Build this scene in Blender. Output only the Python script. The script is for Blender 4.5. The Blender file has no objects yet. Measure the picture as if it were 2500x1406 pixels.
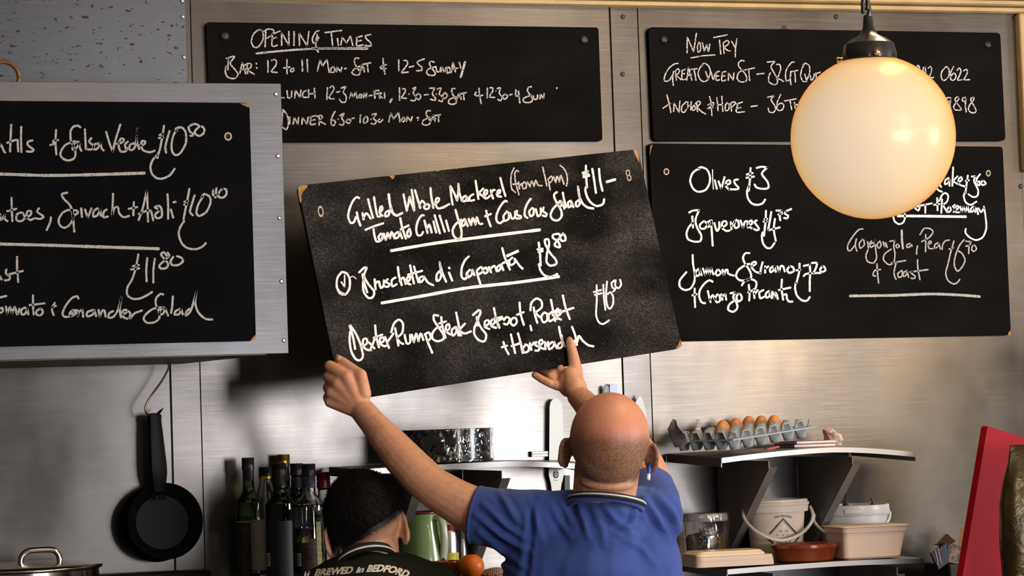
import bpy, bmesh, math, random
import numpy as np
from mathutils import Vector, Matrix, noise as mnoise
from mathutils.bvhtree import BVHTree

random.seed(7)
C = bpy.context.scene.collection
SC = bpy.context.scene

# ------------------------------------------------------------------ camera
CAM_YAW, CAM_TILT, CAM_ROLL = math.radians(16.5), math.radians(3.2), math.radians(1.93)
FPX, CAM_DIST, EYE = 6000.0, 6.03, 1.6
cF = Vector((math.sin(CAM_YAW)*math.cos(CAM_TILT), math.cos(CAM_YAW)*math.cos(CAM_TILT), math.sin(CAM_TILT)))
_R0 = cF.cross(Vector((0, 0, 1))).normalized()
_U0 = _R0.cross(cF)
cR = _R0*math.cos(CAM_ROLL) - _U0*math.sin(CAM_ROLL)
cU = _R0*math.sin(CAM_ROLL) + _U0*math.cos(CAM_ROLL)
cO = Vector((0, -CAM_DIST, EYE))
cd = bpy.data.cameras.new('camera')
cam = bpy.data.objects.new('camera', cd)
C.objects.link(cam)
cd.sensor_fit = 'HORIZONTAL'
cd.sensor_width = 36.0
cd.lens = 36.0*FPX/2500.0
cd.clip_start = 0.05
m3 = Matrix((cR, cU, -cF)).transposed()
cam.matrix_world = Matrix.Translation(cO) @ m3.to_4x4()
SC.camera = cam

# ------------------------------------------------------------------ world, light, exposure
SC.view_settings.view_transform = 'Standard'
SC.view_settings.look = 'None'
SC.view_settings.gamma = 1.0
SC.view_settings.use_curve_mapping = False
SC.view_settings.exposure = 0.0
w = bpy.data.worlds.new('room_ambience')
SC.world = w
w.use_nodes = True
w.node_tree.nodes['Background'].inputs[0].default_value = (0.60, 0.58, 0.60, 1)
w.node_tree.nodes['Background'].inputs[1].default_value = 0.095


def area(name, loc, target, sx, sy, power, col):
    d = bpy.data.lights.new(name, 'AREA')
    d.shape = 'RECTANGLE'
    d.size, d.size_y = sx, sy
    d.energy = power
    d.color = col
    o = bpy.data.objects.new(name, d)
    C.objects.link(o)
    o.location = loc
    o.rotation_euler = (Vector(target)-Vector(loc)).to_track_quat('-Z', 'Y').to_euler()
    return o


def bulb(name, loc, power, col, r=0.12):
    d = bpy.data.lights.new(name, 'POINT')
    d.energy = power
    d.color = col
    d.shadow_soft_size = r
    o = bpy.data.objects.new(name, d)
    C.objects.link(o)
    o.location = loc
    return o


# daylight through the street windows behind and to the right of the camera, then an added side fill
area('window_light_left', (3.6, -7.6, 1.6), (1.5, 0, 1.6), 2.35, 1.1, 228, (0.94, 0.95, 1.0))
area('window_light_right', (5.6, -7.6, 2.15), (2.4, 0, 1.8), 1.3, 0.5, 60, (1.0, 0.78, 0.52))
area('people_fill_side', (8.0, -4.0, 2.0), (2.0, -0.6, 1.6), 1.4, 1.4, 310, (0.93, 0.96, 1.0))  # added fill that brightens the people, set clear of the wall's reflections
# the other warm lamps of the room: globes like the one in view, below an added overhead fill
area('people_fill_overhead', (2.5, -1.35, 3.30), (2.0, -1.0, 1.6), 0.9, 0.4, 30, (1.0, 0.74, 0.46))  # added warm fill from above for the heads, no known fitting there
bulb('pendant_glow_middle', (2.85, -4.0, 2.76), 34, (1.0, 0.74, 0.44), 0.16)
bulb('pendant_glow_far', (5.2, -4.6, 2.55), 30, (1.0, 0.72, 0.42), 0.16)
bulb('pendant_glow_left', (0.9, -4.3, 2.8), 12, (1.0, 0.78, 0.55), 0.16)


# ------------------------------------------------------------------ picture ray helpers (used to measure the room)
def ray(px, py):
    return cF + cR*((px-1250)/FPX) - cU*((py-703)/FPX)


def P(px, py, off=0.0):
    d = ray(px, py)
    return cO + d*((-off-cO.y)/d.y)


def Q(px, py, dep):
    return cO + ray(px, py)*dep


def S(p):
    v = Vector(p)-cO
    z = v.dot(cF)
    return (1250+FPX*v.dot(cR)/z, 703-FPX*v.dot(cU)/z, z)


def PZ(px, py, z):
    d = ray(px, py)
    return cO + d*((z-cO.z)/d.z)


class Plane:
    def __init__(s, p, n):
        s.p, s.n = Vector(p), Vector(n).normalized()
        if s.n.dot(cF) > 0:
            s.n = -s.n

    def hit(s, px, py, lift=0.0):
        d = ray(px, py)
        q = s.p + s.n*lift
        return cO + d*((q-cO).dot(s.n)/d.dot(s.n))


# ------------------------------------------------------------------ object helpers
def tag(o, label=None, cat=None, group=None, kind=None):
    if label: o['label'] = label
    if cat: o['category'] = cat
    if group: o['group'] = group
    if kind: o['kind'] = kind
    return o


def thing(name, loc, label, cat, group=None):
    o = bpy.data.objects.new(name, None)
    C.objects.link(o)
    o.empty_display_size = 0.05
    o.location = loc
    return tag(o, label, cat, group)


def wloc(o):
    v = Vector((0, 0, 0))
    while o:
        v += o.location
        o = o.parent
    return v


def obj(name, bm, mat, parent=None, smooth=False, origin=None):
    """bm is in world coordinates; the mesh is stored relative to its own origin"""
    me = bpy.data.meshes.new(name)
    if isinstance(bm, bpy.types.Mesh):
        me = bm
        me.name = name
    else:
        bmesh.ops.recalc_face_normals(bm, faces=bm.faces)
        bm.to_mesh(me)
        bm.free()
    base = wloc(parent) if parent else Vector((0, 0, 0))
    o = bpy.data.objects.new(name, me)
    C.objects.link(o)
    if parent is None and origin is not None:
        o.location = origin
        base = Vector(origin)
    me.transform(Matrix.Translation(-base))
    if parent: o.parent = parent
    if mat: me.materials.append(mat)
    if smooth:
        me.polygons.foreach_set('use_smooth', [True]*len(me.polygons))
        if smooth == 'auto':
            bmm = bmesh.new()
            bmm.from_mesh(me)
            for e in bmm.edges:
                if len(e.link_faces) == 2 and e.calc_face_angle(0) > 0.6: e.smooth = False
            bmm.to_mesh(me)
            bmm.free()
    return o


def B():
    return bmesh.new()


def hexa(bm, c8):
    v = [bm.verts.new(p) for p in c8]
    for f in ((0, 1, 2, 3), (7, 6, 5, 4), (0, 4, 5, 1), (1, 5, 6, 2), (2, 6, 7, 3), (3, 7, 4, 0)):
        bm.faces.new([v[i] for i in f])
    return v


def box(bm, x0, x1, y0, y1, z0, z1):
    return hexa(bm, [(x0, y0, z0), (x1, y0, z0), (x1, y1, z0), (x0, y1, z0),
                     (x0, y0, z1), (x1, y0, z1), (x1, y1, z1), (x0, y1, z1)])


def bevel_all(bm, w, seg=2):
    bmesh.ops.bevel(bm, geom=list(bm.edges)+list(bm.verts), offset=w, segments=seg, affect='EDGES', profile=0.5)


def prism(bm, pts, vec):
    """pts: planar polygon (3-D), extruded along vec"""
    a = [bm.verts.new(p) for p in pts]
    b = [bm.verts.new(Vector(p)+Vector(vec)) for p in pts]
    n = len(a)
    bm.faces.new(a)
    bm.faces.new(b[::-1])
    for i in range(n):
        bm.faces.new([a[i], b[i], b[(i+1) % n], a[(i+1) % n]])
    return a, b


def frame_of(d):
    d = Vector(d).normalized()
    u = d.orthogonal().normalized()
    return d, u, d.cross(u)


def lathe(bm, prof, base, axis=(0, 0, 1), seg=40, closed=False, a0=0.0, a1=2*math.pi, ref=None):
    """prof: list of (r, h); revolved about axis through base"""
    d, u, v = frame_of(axis)
    if ref is not None:
        u = (Vector(ref)-d*Vector(ref).dot(d)).normalized()
        v = d.cross(u)
    base = Vector(base)
    full = abs(a1-a0-2*math.pi) < 1e-6
    n = seg if full else seg+1
    rings = []
    for r, h in prof:
        if r < 1e-6:
            rings.append([bm.verts.new(base+d*h)])
        else:
            rings.append([bm.verts.new(base+d*h+(u*math.cos(a0+(a1-a0)*k/seg)+v*math.sin(a0+(a1-a0)*k/seg))*r) for k in range(n)])
    pairs = list(zip(rings[:-1], rings[1:]))
    if closed: pairs.append((rings[-1], rings[0]))
    for A, D in pairs:
        m = seg
        for k in range(m):
            k2 = (k+1) % n
            if len(A) == 1 and len(D) == 1: continue
            if len(A) == 1: bm.faces.new([A[0], D[k], D[k2]])
            elif len(D) == 1: bm.faces.new([A[k], D[0], A[k2]])
            else: bm.faces.new([A[k], D[k], D[k2], A[k2]])
    return rings


def tube(bm, path, r, seg=10, cap=True, flat=1.0):
    path = [Vector(p) for p in path]
    n = len(path)
    rr = r if isinstance(r, (list, tuple)) else [r]*n
    t = (path[1]-path[0]).normalized()
    u = t.orthogonal().normalized()
    rings = []
    for i in range(n):
        t = (path[min(i+1, n-1)]-path[max(i-1, 0)]).normalized()
        u = (u-t*u.dot(t)).normalized()
        v = t.cross(u)
        rings.append([bm.verts.new(path[i]+(u*math.cos(2*math.pi*k/seg)+v*math.sin(2*math.pi*k/seg)*flat)*rr[i]) for k in range(seg)])
    for A, D in zip(rings[:-1], rings[1:]):
        for k in range(seg):
            bm.faces.new([A[k], A[(k+1) % seg], D[(k+1) % seg], D[k]])
    if cap:
        bm.faces.new(rings[0][::-1])
        bm.faces.new(rings[-1])


def smooth_path(pts, step=6):
    pts = [Vector(p) for p in pts]
    out = []
    n = len(pts)
    for i in range(n-1):
        p0, p1, p2, p3 = pts[max(i-1, 0)], pts[i], pts[i+1], pts[min(i+2, n-1)]
        for k in range(step):
            t = k/step
            out.append(0.5*((2*p1)+(p2-p0)*t+(2*p0-5*p1+4*p2-p3)*t*t+(3*p1-p0-3*p2+p3)*t*t*t))
    out.append(pts[-1])
    return out


def ball(bm, c, r, axes=None, seg=20, rings=12):
    """ellipsoid: r scalar or 3 radii along axes (3 vectors)"""
    r = (r, r, r) if not isinstance(r, (list, tuple)) else r
    ax = axes or (Vector((1, 0, 0)), Vector((0, 1, 0)), Vector((0, 0, 1)))
    c = Vector(c)
    top = bm.verts.new(c+ax[2]*r[2])
    bot = bm.verts.new(c-ax[2]*r[2])
    rows = []
    for i in range(1, rings):
        th = math.pi*i/rings
        rows.append([bm.verts.new(c+ax[2]*r[2]*math.cos(th)+(ax[0]*r[0]*math.cos(2*math.pi*k/seg)+ax[1]*r[1]*math.sin(2*math.pi*k/seg))*math.sin(th)) for k in range(seg)])
    for k in range(seg):
        k2 = (k+1) % seg
        bm.faces.new([top, rows[0][k], rows[0][k2]])
        bm.faces.new([bot, rows[-1][k2], rows[-1][k]])
        for A, D in zip(rows[:-1], rows[1:]):
            bm.faces.new([A[k], D[k], D[k2], A[k2]])


def cap(bm, p0, r0, p1, r1, seg=18):
    """tapered capsule"""
    p0, p1 = Vector(p0), Vector(p1)
    d = p1-p0
    L = d.length
    if L < 1e-6:
        ball(bm, p0, r0); return
    prof = []
    for i in range(0, 7):
        a = -math.pi/2+i*math.pi/12
        prof.append((max(r0*math.cos(a), 0) if i else 0, r0*math.sin(a)))
    for i in range(0, 7):
        a = i*math.pi/12
        prof.append((r1*math.cos(a) if i < 6 else 0, L+r1*math.sin(a)))
    lathe(bm, prof, p0, d, seg=seg)


def chain(bm, pts):
    """pts: (point, radius) list"""
    for (a, ra), (b, rb) in zip(pts[:-1], pts[1:]):
        cap(bm, a, ra, b, rb)


def remesh(bm, voxel, smooth_it=6, factor=0.5):
    me = bpy.data.meshes.new('tmp')
    bmesh.ops.recalc_face_normals(bm, faces=bm.faces)
    bm.to_mesh(me)
    bm.free()
    o = bpy.data.objects.new('tmp', me)
    C.objects.link(o)
    md = o.modifiers.new('r', 'REMESH')
    md.mode = 'VOXEL'
    md.voxel_size = voxel
    md.adaptivity = 0
    if smooth_it:
        s = o.modifiers.new('s', 'SMOOTH')
        s.iterations = smooth_it
        s.factor = factor
    dg = bpy.context.evaluated_depsgraph_get()
    dg.update()
    out = bpy.data.meshes.new_from_object(o.evaluated_get(dg))
    bpy.data.objects.remove(o)
    bpy.data.meshes.remove(me)
    return out


def rrect(A, Bp, Cc, D, r, seg=5):
    """rounded quad from four 3-D corners"""
    cs = [Vector(A), Vector(Bp), Vector(Cc), Vector(D)]
    out = []
    for i in range(4):
        p, q, n = cs[i], cs[i-1], cs[(i+1) % 4]
        a = p+(q-p).normalized()*r
        b = p+(n-p).normalized()*r
        for k in range(seg+1):
            t = k/seg
            out.append(a*(1-t)**2+p*(2*t*(1-t))+b*t*t)
    return out


# ------------------------------------------------------------------ materials
def M(name, col, rough=0.5, metal=0.0, spec=0.5, var=None, bump=None, coat=0.0, trans=0.0, ior=1.45,
      alpha=1.0, sss=0.0, emit=None, sheen=0.0, rvar=None, aniso=0.0, stains=None):
    """var=(scale, col2, lo, hi, stretch)  bump=(scale, strength, dist, stretch)  rvar=(scale, amount, stretch)
    stains=(scale, col, lo, hi, stretch)"""
    m = bpy.data.materials.new(name)
    m.use_nodes = True
    nt = m.node_tree
    N, L = nt.nodes, nt.links
    b = N['Principled BSDF']
    c4 = lambda c: (c[0], c[1], c[2], 1)
    b.inputs['Base Color'].default_value = c4(col)
    b.inputs['Roughness'].default_value = rough
    b.inputs['Metallic'].default_value = metal
    b.inputs['Specular IOR Level'].default_value = spec
    b.inputs['IOR'].default_value = ior
    b.inputs['Alpha'].default_value = alpha
    b.inputs['Coat Weight'].default_value = coat
    b.inputs['Coat Roughness'].default_value = 0.06
    b.inputs['Transmission Weight'].default_value = trans
    b.inputs['Sheen Weight'].default_value = sheen
    b.inputs['Anisotropic'].default_value = aniso
    if sss:
        b.inputs['Subsurface Weight'].default_value = sss
        b.inputs['Subsurface Radius'].default_value = (0.012, 0.005, 0.003)
        b.inputs['Subsurface Scale'].default_value = 0.6
    if emit:
        b.inputs['Emission Color'].default_value = c4(emit[0])
        b.inputs['Emission Strength'].default_value = emit[1]
    tc = N.new('ShaderNodeTexCoord')

    def tex(scale, stretch=(1, 1, 1), detail=4, rough_=0.55):
        mp = N.new('ShaderNodeMapping')
        mp.inputs['Scale'].default_value = stretch
        L.new(tc.outputs['Object'], mp.inputs['Vector'])
        n = N.new('ShaderNodeTexNoise')
        n.inputs['Scale'].default_value = scale
        n.inputs['Detail'].default_value = detail
        n.inputs['Roughness'].default_value = rough_
        L.new(mp.outputs['Vector'], n.inputs['Vector'])
        return n.outputs['Fac']

    def ramp(fac, lo, hi):
        r = N.new('ShaderNodeMapRange')
        r.inputs['From Min'].default_value = lo
        r.inputs['From Max'].default_value = hi
        L.new(fac, r.inputs['Value'])
        return r.outputs['Result']

    colsock = None

    def mix(fac, c_a, c_b):
        x = N.new('ShaderNodeMix')
        x.data_type = 'RGBA'
        L.new(fac, x.inputs['Factor'])
        if hasattr(c_a, 'node'): L.new(c_a, x.inputs[6])
        else: x.inputs[6].default_value = c4(c_a)
        if hasattr(c_b, 'node'): L.new(c_b, x.inputs[7])
        else: x.inputs[7].default_value = c4(c_b)
        return x.outputs[2]
    colsock = col
    if var:
        vs = var if isinstance(var, list) else [var]
        for q in vs:
            colsock = mix(ramp(tex(q[0], q[4] if len(q) > 4 else (1, 1, 1)), q[2], q[3]), colsock, q[1])
    if stains:
        for q in (stains if isinstance(stains, list) else [stains]):
            colsock = mix(ramp(tex(q[0], q[4], 2), q[2], q[3]), colsock, q[1])
    if hasattr(colsock, 'node'): L.new(colsock, b.inputs['Base Color'])
    if rvar:
        x = N.new('ShaderNodeMapRange')
        x.inputs['From Min'].default_value = 0.3
        x.inputs['From Max'].default_value = 0.7
        x.inputs['To Min'].default_value = rough-rvar[1]
        x.inputs['To Max'].default_value = rough+rvar[1]
        L.new(tex(rvar[0], rvar[2]), x.inputs['Value'])
        L.new(x.outputs['Result'], b.inputs['Roughness'])
    if bump:
        bn = N.new('ShaderNodeBump')
        bn.inputs['Strength'].default_value = bump[1]
        bn.inputs['Distance'].default_value = bump[2]
        L.new(tex(bump[0], bump[3] if len(bump) > 3 else (1, 1, 1)), bn.inputs['Height'])
        L.new(bn.outputs['Normal'], b.inputs['Normal'])
    return m


def steel(name, col=(0.60, 0.585, 0.57), rough=0.40, extra=None):
    return M(name, col, rough, 0.92, var=[(2.2, tuple(c*0.62 for c in col), 0.38, 0.78, (1, 1, 0.6)), (60, tuple(c*1.1 for c in col), 0.45, 0.8, (0.15, 1, 5))],
             rvar=(3.0, 0.07, (1, 1, 0.7)), bump=(40, 0.035, 0.0015, (0.15, 1, 5)), stains=extra)


M_WALL = steel('brushed_steel_wall', (0.128, 0.117, 0.108), 0.25)
M_POST = steel('brushed_steel_strip', (0.115, 0.107, 0.105), 0.27)
M_RUST = steel('speckled_steel', (0.115, 0.12, 0.138), 0.42, extra=[(110, (0.035, 0.03, 0.03), 0.655, 0.685, (0.5, 1, 1.0))])
M_HOOD = steel('hood_steel', (0.14, 0.138, 0.146), 0.36, extra=[(9, (0.30, 0.30, 0.34), 0.66, 0.72, (1, 1, 1))])
M_SHELF = M('shelf_steel', (0.20, 0.20, 0.205), 0.32, 1.0, rvar=(8, 0.08, (1, 1, 1)))
M_SHELF_EDGE = M('polished_edge', (0.22, 0.21, 0.205), 0.28, 1.0)
M_BRACKET = M('dull_bracket_steel', (0.30, 0.275, 0.25), 0.5, 0.3, var=(6, (0.20, 0.18, 0.165), 0.35, 0.7))
M_SCREW = M('screw_steel', (0.55, 0.53, 0.5), 0.32, 1.0)
M_BLACKSCREW = M('blackened_screw', (0.012, 0.012, 0.012), 0.35, 0.2)
M_BRASS = M('worn_brass', (0.62, 0.45, 0.2), 0.28, 1.0)
M_CREAM = M('cream_gloss_paint', (0.50, 0.34, 0.15), 0.42, var=(14, (0.38, 0.25, 0.10), 0.4, 0.8), coat=0.1)
M_FLOOR = M('quarry_tile_floor', (0.10, 0.06, 0.045), 0.5, var=(5, (0.06, 0.04, 0.03), 0.4, 0.7))
M_CEIL = M('ceiling_paint', (0.70, 0.60, 0.46), 0.8)
M_IRON = M('black_iron', (0.0035, 0.0033, 0.0033), 0.5, 0.0, spec=0.16, bump=(220, 0.15, 0.001))
M_DARKCOUNTER = M('dark_counter', (0.02, 0.018, 0.017), 0.25, 0.0)


def board_mat(name, base, dust, lo, hi, speck):
    """matt blackboard paint under wiped chalk: broad wiped clouds broken by fine grain"""
    m = bpy.data.materials.new(name)
    m.use_nodes = True
    N, L = m.node_tree.nodes, m.node_tree.links
    b = N['Principled BSDF']
    b.inputs['Roughness'].default_value = 0.8
    b.inputs['Specular IOR Level'].default_value = 0.05
    tc = N.new('ShaderNodeTexCoord')

    def nz(scale, stretch, det):
        mp = N.new('ShaderNodeMapping')
        mp.inputs['Scale'].default_value = stretch
        L.new(tc.outputs['Object'], mp.inputs['Vector'])
        n = N.new('ShaderNodeTexNoise')
        n.inputs['Scale'].default_value = scale
        n.inputs['Detail'].default_value = det
        L.new(mp.outputs['Vector'], n.inputs['Vector'])
        return n.outputs['Fac']

    def rng(f, a, c, t0=0.0, t1=1.0):
        r = N.new('ShaderNodeMapRange')
        r.inputs['From Min'].default_value = a
        r.inputs['From Max'].default_value = c
        r.inputs['To Min'].default_value = t0
        r.inputs['To Max'].default_value = t1
        L.new(f, r.inputs['Value'])
        return r.outputs['Result']

    def math_(op, a, c):
        x = N.new('ShaderNodeMath')
        x.operation = op
        for i, q in enumerate((a, c)):
            if hasattr(q, 'node'): L.new(q, x.inputs[i])
            else: x.inputs[i].default_value = q
        return x.outputs[0]
    cloud = rng(nz(5.0, (1, 1, 1.6), 4), lo, hi)
    grain = rng(nz(240, (0.7, 1, 1.2), 3), 0.42, 0.72)
    fine = math_('MULTIPLY', cloud, math_('ADD', math_('MULTIPLY', grain, 0.8), 0.25))
    sp = math_('MULTIPLY', rng(nz(420, (1, 1, 1), 1), 0.70, 0.76), speck)
    f = math_('MINIMUM', math_('ADD', math_('MULTIPLY', fine, dust), sp), 1.0)
    x = N.new('ShaderNodeMix')
    x.data_type = 'RGBA'
    L.new(f, x.inputs['Factor'])
    x.inputs[6].default_value = (*base, 1)
    x.inputs[7].default_value = (0.55, 0.50, 0.47, 1)
    L.new(x.outputs[2], b.inputs['Base Color'])
    bn = N.new('ShaderNodeBump')
    bn.inputs['Strength'].default_value = 0.25
    bn.inputs['Distance'].default_value = 0.001
    L.new(nz(180, (0.4, 1, 1.4), 3), bn.inputs['Height'])
    L.new(bn.outputs['Normal'], b.inputs['Normal'])
    return m


def chalk_mat(name, col, gap):
    m = bpy.data.materials.new(name)
    m.use_nodes = True
    N, L = m.node_tree.nodes, m.node_tree.links
    b = N['Principled BSDF']
    b.inputs['Base Color'].default_value = (*col, 1)
    b.inputs['Roughness'].default_value = 0.95
    b.inputs['Specular IOR Level'].default_value = 0.1
    tc = N.new('ShaderNodeTexCoord')
    n = N.new('ShaderNodeTexNoise')
    n.inputs['Scale'].default_value = 420
    n.inputs['Detail'].default_value = 3
    L.new(tc.outputs['Object'], n.inputs['Vector'])
    r = N.new('ShaderNodeMapRange')
    r.inputs['From Min'].default_value = gap-0.05
    r.inputs['From Max'].default_value = gap+0.07
    L.new(n.outputs['Fac'], r.inputs['Value'])
    L.new(r.outputs['Result'], b.inputs['Alpha'])
    return m


M_BOARD_CLEAN = board_mat('blackboard_clean', (0.0022, 0.0022, 0.003), 0.006, 0.45, 0.8, 0.0)
M_BOARD_WARM = board_mat('blackboard_warm', (0.0042, 0.0036, 0.0034), 0.016, 0.42, 0.8, 0.01)
M_BOARD_DUSTY = board_mat('blackboard_dusty', (0.0050, 0.0042, 0.0038), 0.15, 0.40, 0.78, 0.34)
M_CHALK = chalk_mat('white_chalk', (0.84, 0.80, 0.78), 0.30)
M_CHALK_SOFT = chalk_mat('grey_chalk', (0.44, 0.42, 0.39), 0.36)
M_CHALK_FINE = chalk_mat('thin_chalk', (0.66, 0.61, 0.58), 0.42)
M_CHIP = M('bare_board_wood', (0.42, 0.22, 0.07), 0.75, var=(60, (0.16, 0.07, 0.02), 0.4, 0.7))
M_HOLE = M('hole_dark', (0.004, 0.004, 0.004), 0.9)
M_HOLERIM = M('rubbed_hole_rim', (0.46, 0.36, 0.26), 0.7)

# ------------------------------------------------------------------ the room
def ax(px, py, off=0.0): return P(px, py, off).x


ZC = 1.24          # top of the back counter
ZS = 1.515         # top of the two upper shelves
ZL = 1.238         # top of the lower right shelf

bm = B(); box(bm, -1.2, 5.2, 0.0, 0.12, 0, 3.32)
wall = tag(obj('wall_back', bm, M('wall_plaster_dark', (0.03, 0.03, 0.03), 0.8)), kind='structure')
bm = B(); box(bm, -1.2, 6.5, -9.2, 0.12, -0.1, 0.0)
tag(obj('floor', bm, M_FLOOR), kind='structure')
bm = B(); box(bm, -1.2, 6.5, -9.2, 0.12, 3.32, 3.4)
tag(obj('ceiling', bm, M_CEIL), kind='structure')

Z_TRIM = P(2000, 25, 0.02).z
GAP = 0.0018


def sheet(name, x0, x1, z0, z1, t, mat, t0=0.0):
    b = B()
    box(b, x0, x1, -t-t0, -t0, z0, z1)
    bevel_all(b, 0.0008, 1)
    return obj(name, b, mat, wall)


xA = ax(416, 950); xB = ax(494, 1150); xC = ax(1503, 480); xD = ax(1571, 480); xE = ax(2487, 340)
sheet('steel_sheet', -1.0, xA-GAP, 0.9, 2.35, 0.004, M_WALL)
sheet('steel_sheet', xA+GAP, xB-GAP*0.3, 0.9, 2.72, 0.004, M_WALL)
sheet('steel_sheet', xB+GAP*0.3, xC-GAP, 0.9, Z_TRIM+0.01, 0.005, M_WALL)
s_strip = sheet('steel_strip', xC+GAP, xD-GAP*0.2, 0.9, Z_TRIM+0.01, 0.005, M_POST)
s_right = sheet('steel_sheet', xD+GAP*0.2, xE, 0.9, Z_TRIM+0.01, 0.007, M_WALL)
s_rust = sheet('steel_sheet', -1.0, ax(453, 100), 2.36, 2.80, 0.012, M_RUST, 0.004)
sheet('steel_sheet', xE, 4.9, 0.9, 2.45, 0.006, M_POST)


def screw(px, py, plane_off, parent, mat, r=0.0045, h=0.002, name='screw'):
    p = P(px, py, plane_off)
    b = B()
    lathe(b, [(r*1.15, 0), (r*1.15, h*0.4), (r*0.8, h), (r*0.3, h), (0.0, h*0.5)], p, (0, -1, 0), seg=14)
    return obj(name, b, mat, parent, True)


for px, py in ((1521, 41), (1520, 181)): screw(px, py, 0.005, s_strip, M_BLACKSCREW, 0.0055)
for px, py in ((2041, 41), (2475, 44), (2492, 455)): screw(px, py, 0.007, s_right, M_BLACKSCREW, 0.006)
for px, py in ((446, 41), (449, 140), (445, 3)): screw(px, py, 0.016, s_rust, M_SCREW, 0.004, name='rivet')

bm = B()
ctr = (1915, 67)
star = [(-22, 5), (-9, 1), (-14, -7), (-4, -3), (2, -8), (5, -2), (14, -6), (9, 1), (20, 5)]
bm.faces.new([bm.verts.new(P(ctr[0]+x*.55, ctr[1]+y*.9, 0.0075)) for x, y in star])
obj('dark_splat', bm, M('dried_dark_splat', (0.03, 0.012, 0.010), .6), s_right)

# cream moulding along the top, cream jamb at the right
b = B()
x0, x1 = 0.2, 4.2
prof = [(0.0, Z_TRIM), (-0.020, Z_TRIM), (-0.028, Z_TRIM+0.004), (-0.028, Z_TRIM+0.013), (-0.014, Z_TRIM+0.0145), (-0.014, Z_TRIM+0.0165), (-0.036, Z_TRIM+0.0180),
        (-0.042, Z_TRIM+0.022), (-0.042, Z_TRIM+0.030), (-0.022, Z_TRIM+0.0325), (-0.022, Z_TRIM+0.0345), (-0.052, Z_TRIM+0.037), (-0.060, Z_TRIM+0.060), (-0.070, Z_TRIM+0.15), (0.0, Z_TRIM+0.15)]
prism(b, [(x0, y, z) for y, z in prof], (x1-x0, 0, 0))
tag(obj('trim_1', b, M_CREAM), kind='structure')
b = B(); box(b, xE+0.001, xE+0.12, -0.034, -0.001, P(2487, 400, 0.03).z-0.02, Z_TRIM-0.0005)
bevel_all(b, 0.006, 2)
tag(obj('trim_2', b, M_CREAM), kind='structure')


# ------------------------------------------------------------------ blackboards and their handwriting
def catmull(pts, step=2.0):
    if len(pts) == 2:
        n = max(2, int(math.dist(pts[0], pts[1])/8)); a, c = pts
        return [(a[0]+(c[0]-a[0])*i/n, a[1]+(c[1]-a[1])*i/n) for i in range(n+1)]
    out = []
    n = len(pts)
    for i in range(n-1):
        p0, p1, p2, p3 = pts[max(i-1, 0)], pts[i], pts[i+1], pts[min(i+2, n-1)]
        k_ = max(2, min(10, int(math.dist(p1, p2)/3)))
        for k in range(k_):
            t = k/k_
            m = 0.42
            h1, h2, h3, h4 = 2*t**3-3*t*t+1, -2*t**3+3*t*t, t**3-2*t*t+t, t**3-t*t
            out.append(tuple(h1*p1[j]+h2*p2[j]+h3*(p2[j]-p0[j])*m+h4*(p3[j]-p1[j])*m for j in (0, 1)))
    out.append(pts[-1])
    return out


def strokes(bm, plane, region, data, w):
    """chalk strokes as thin raised ribbons on the board's own plane"""
    ox, oy, s = region
    rnd = random.Random(len(data))
    for st in data.split('/'):
        v = [float(t) for t in st.split()]
        if not v: continue
        ww = w
        if len(v) % 2:
            if v[0] > 2.5: print('ODD STROKE', st)
            ww, v = v[0]*w, v[1:]
        pts = [(ox+v[i]/s, oy+v[i+1]/s) for i in range(0, len(v), 2)]
        pts = catmull(pts)
        d0 = (pts[1][0]-pts[0][0], pts[1][1]-pts[0][1])
        d1 = (pts[-1][0]-pts[-2][0], pts[-1][1]-pts[-2][1])
        l0, l1 = math.hypot(*d0) or 1, math.hypot(*d1) or 1
        pts = [(pts[0][0]-d0[0]/l0*ww*.35, pts[0][1]-d0[1]/l0*ww*.35)]+pts+[(pts[-1][0]+d1[0]/l1*ww*.35, pts[-1][1]+d1[1]/l1*ww*.35)]
        n = len(pts)
        prev = None
        for i, (x, y) in enumerate(pts):
            a, c = pts[max(i-1, 0)], pts[min(i+1, n-1)]
            dx, dy = c[0]-a[0], c[1]-a[1]
            l = math.hypot(dx, dy) or 1
            k = 0.55 if i in (0, n-1) else 1.0
            hw = ww*0.5*k*(0.9+0.2*rnd.random())
            nx, ny = -dy/l*hw, dx/l*hw
            q = (bm.verts.new(plane.hit(x+nx, y+ny, 0.0008)), bm.verts.new(plane.hit(x-nx, y-ny, 0.0008)))
            if prev: bm.faces.new([prev[0], q[0], q[1], prev[1]])
            prev = q


def board(label, corners3, thick, radius, mat, px_area=None):
    A, Bp, Cc, D = [Vector(c) for c in corners3]
    n = (Bp-A).cross(D-A).normalized()
    if n.dot(cF) > 0: n = -n
    t = thing('menu_board', (A+Bp+Cc+D)/4, label, 'blackboard')
    bm = B()
    pts = rrect(A, Bp, Cc, D, radius)
    a, b_ = prism(bm, pts, -n*thick)
    obj('board_panel', bm, mat, t)
    return t, Plane(A, n), n, pts


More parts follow.
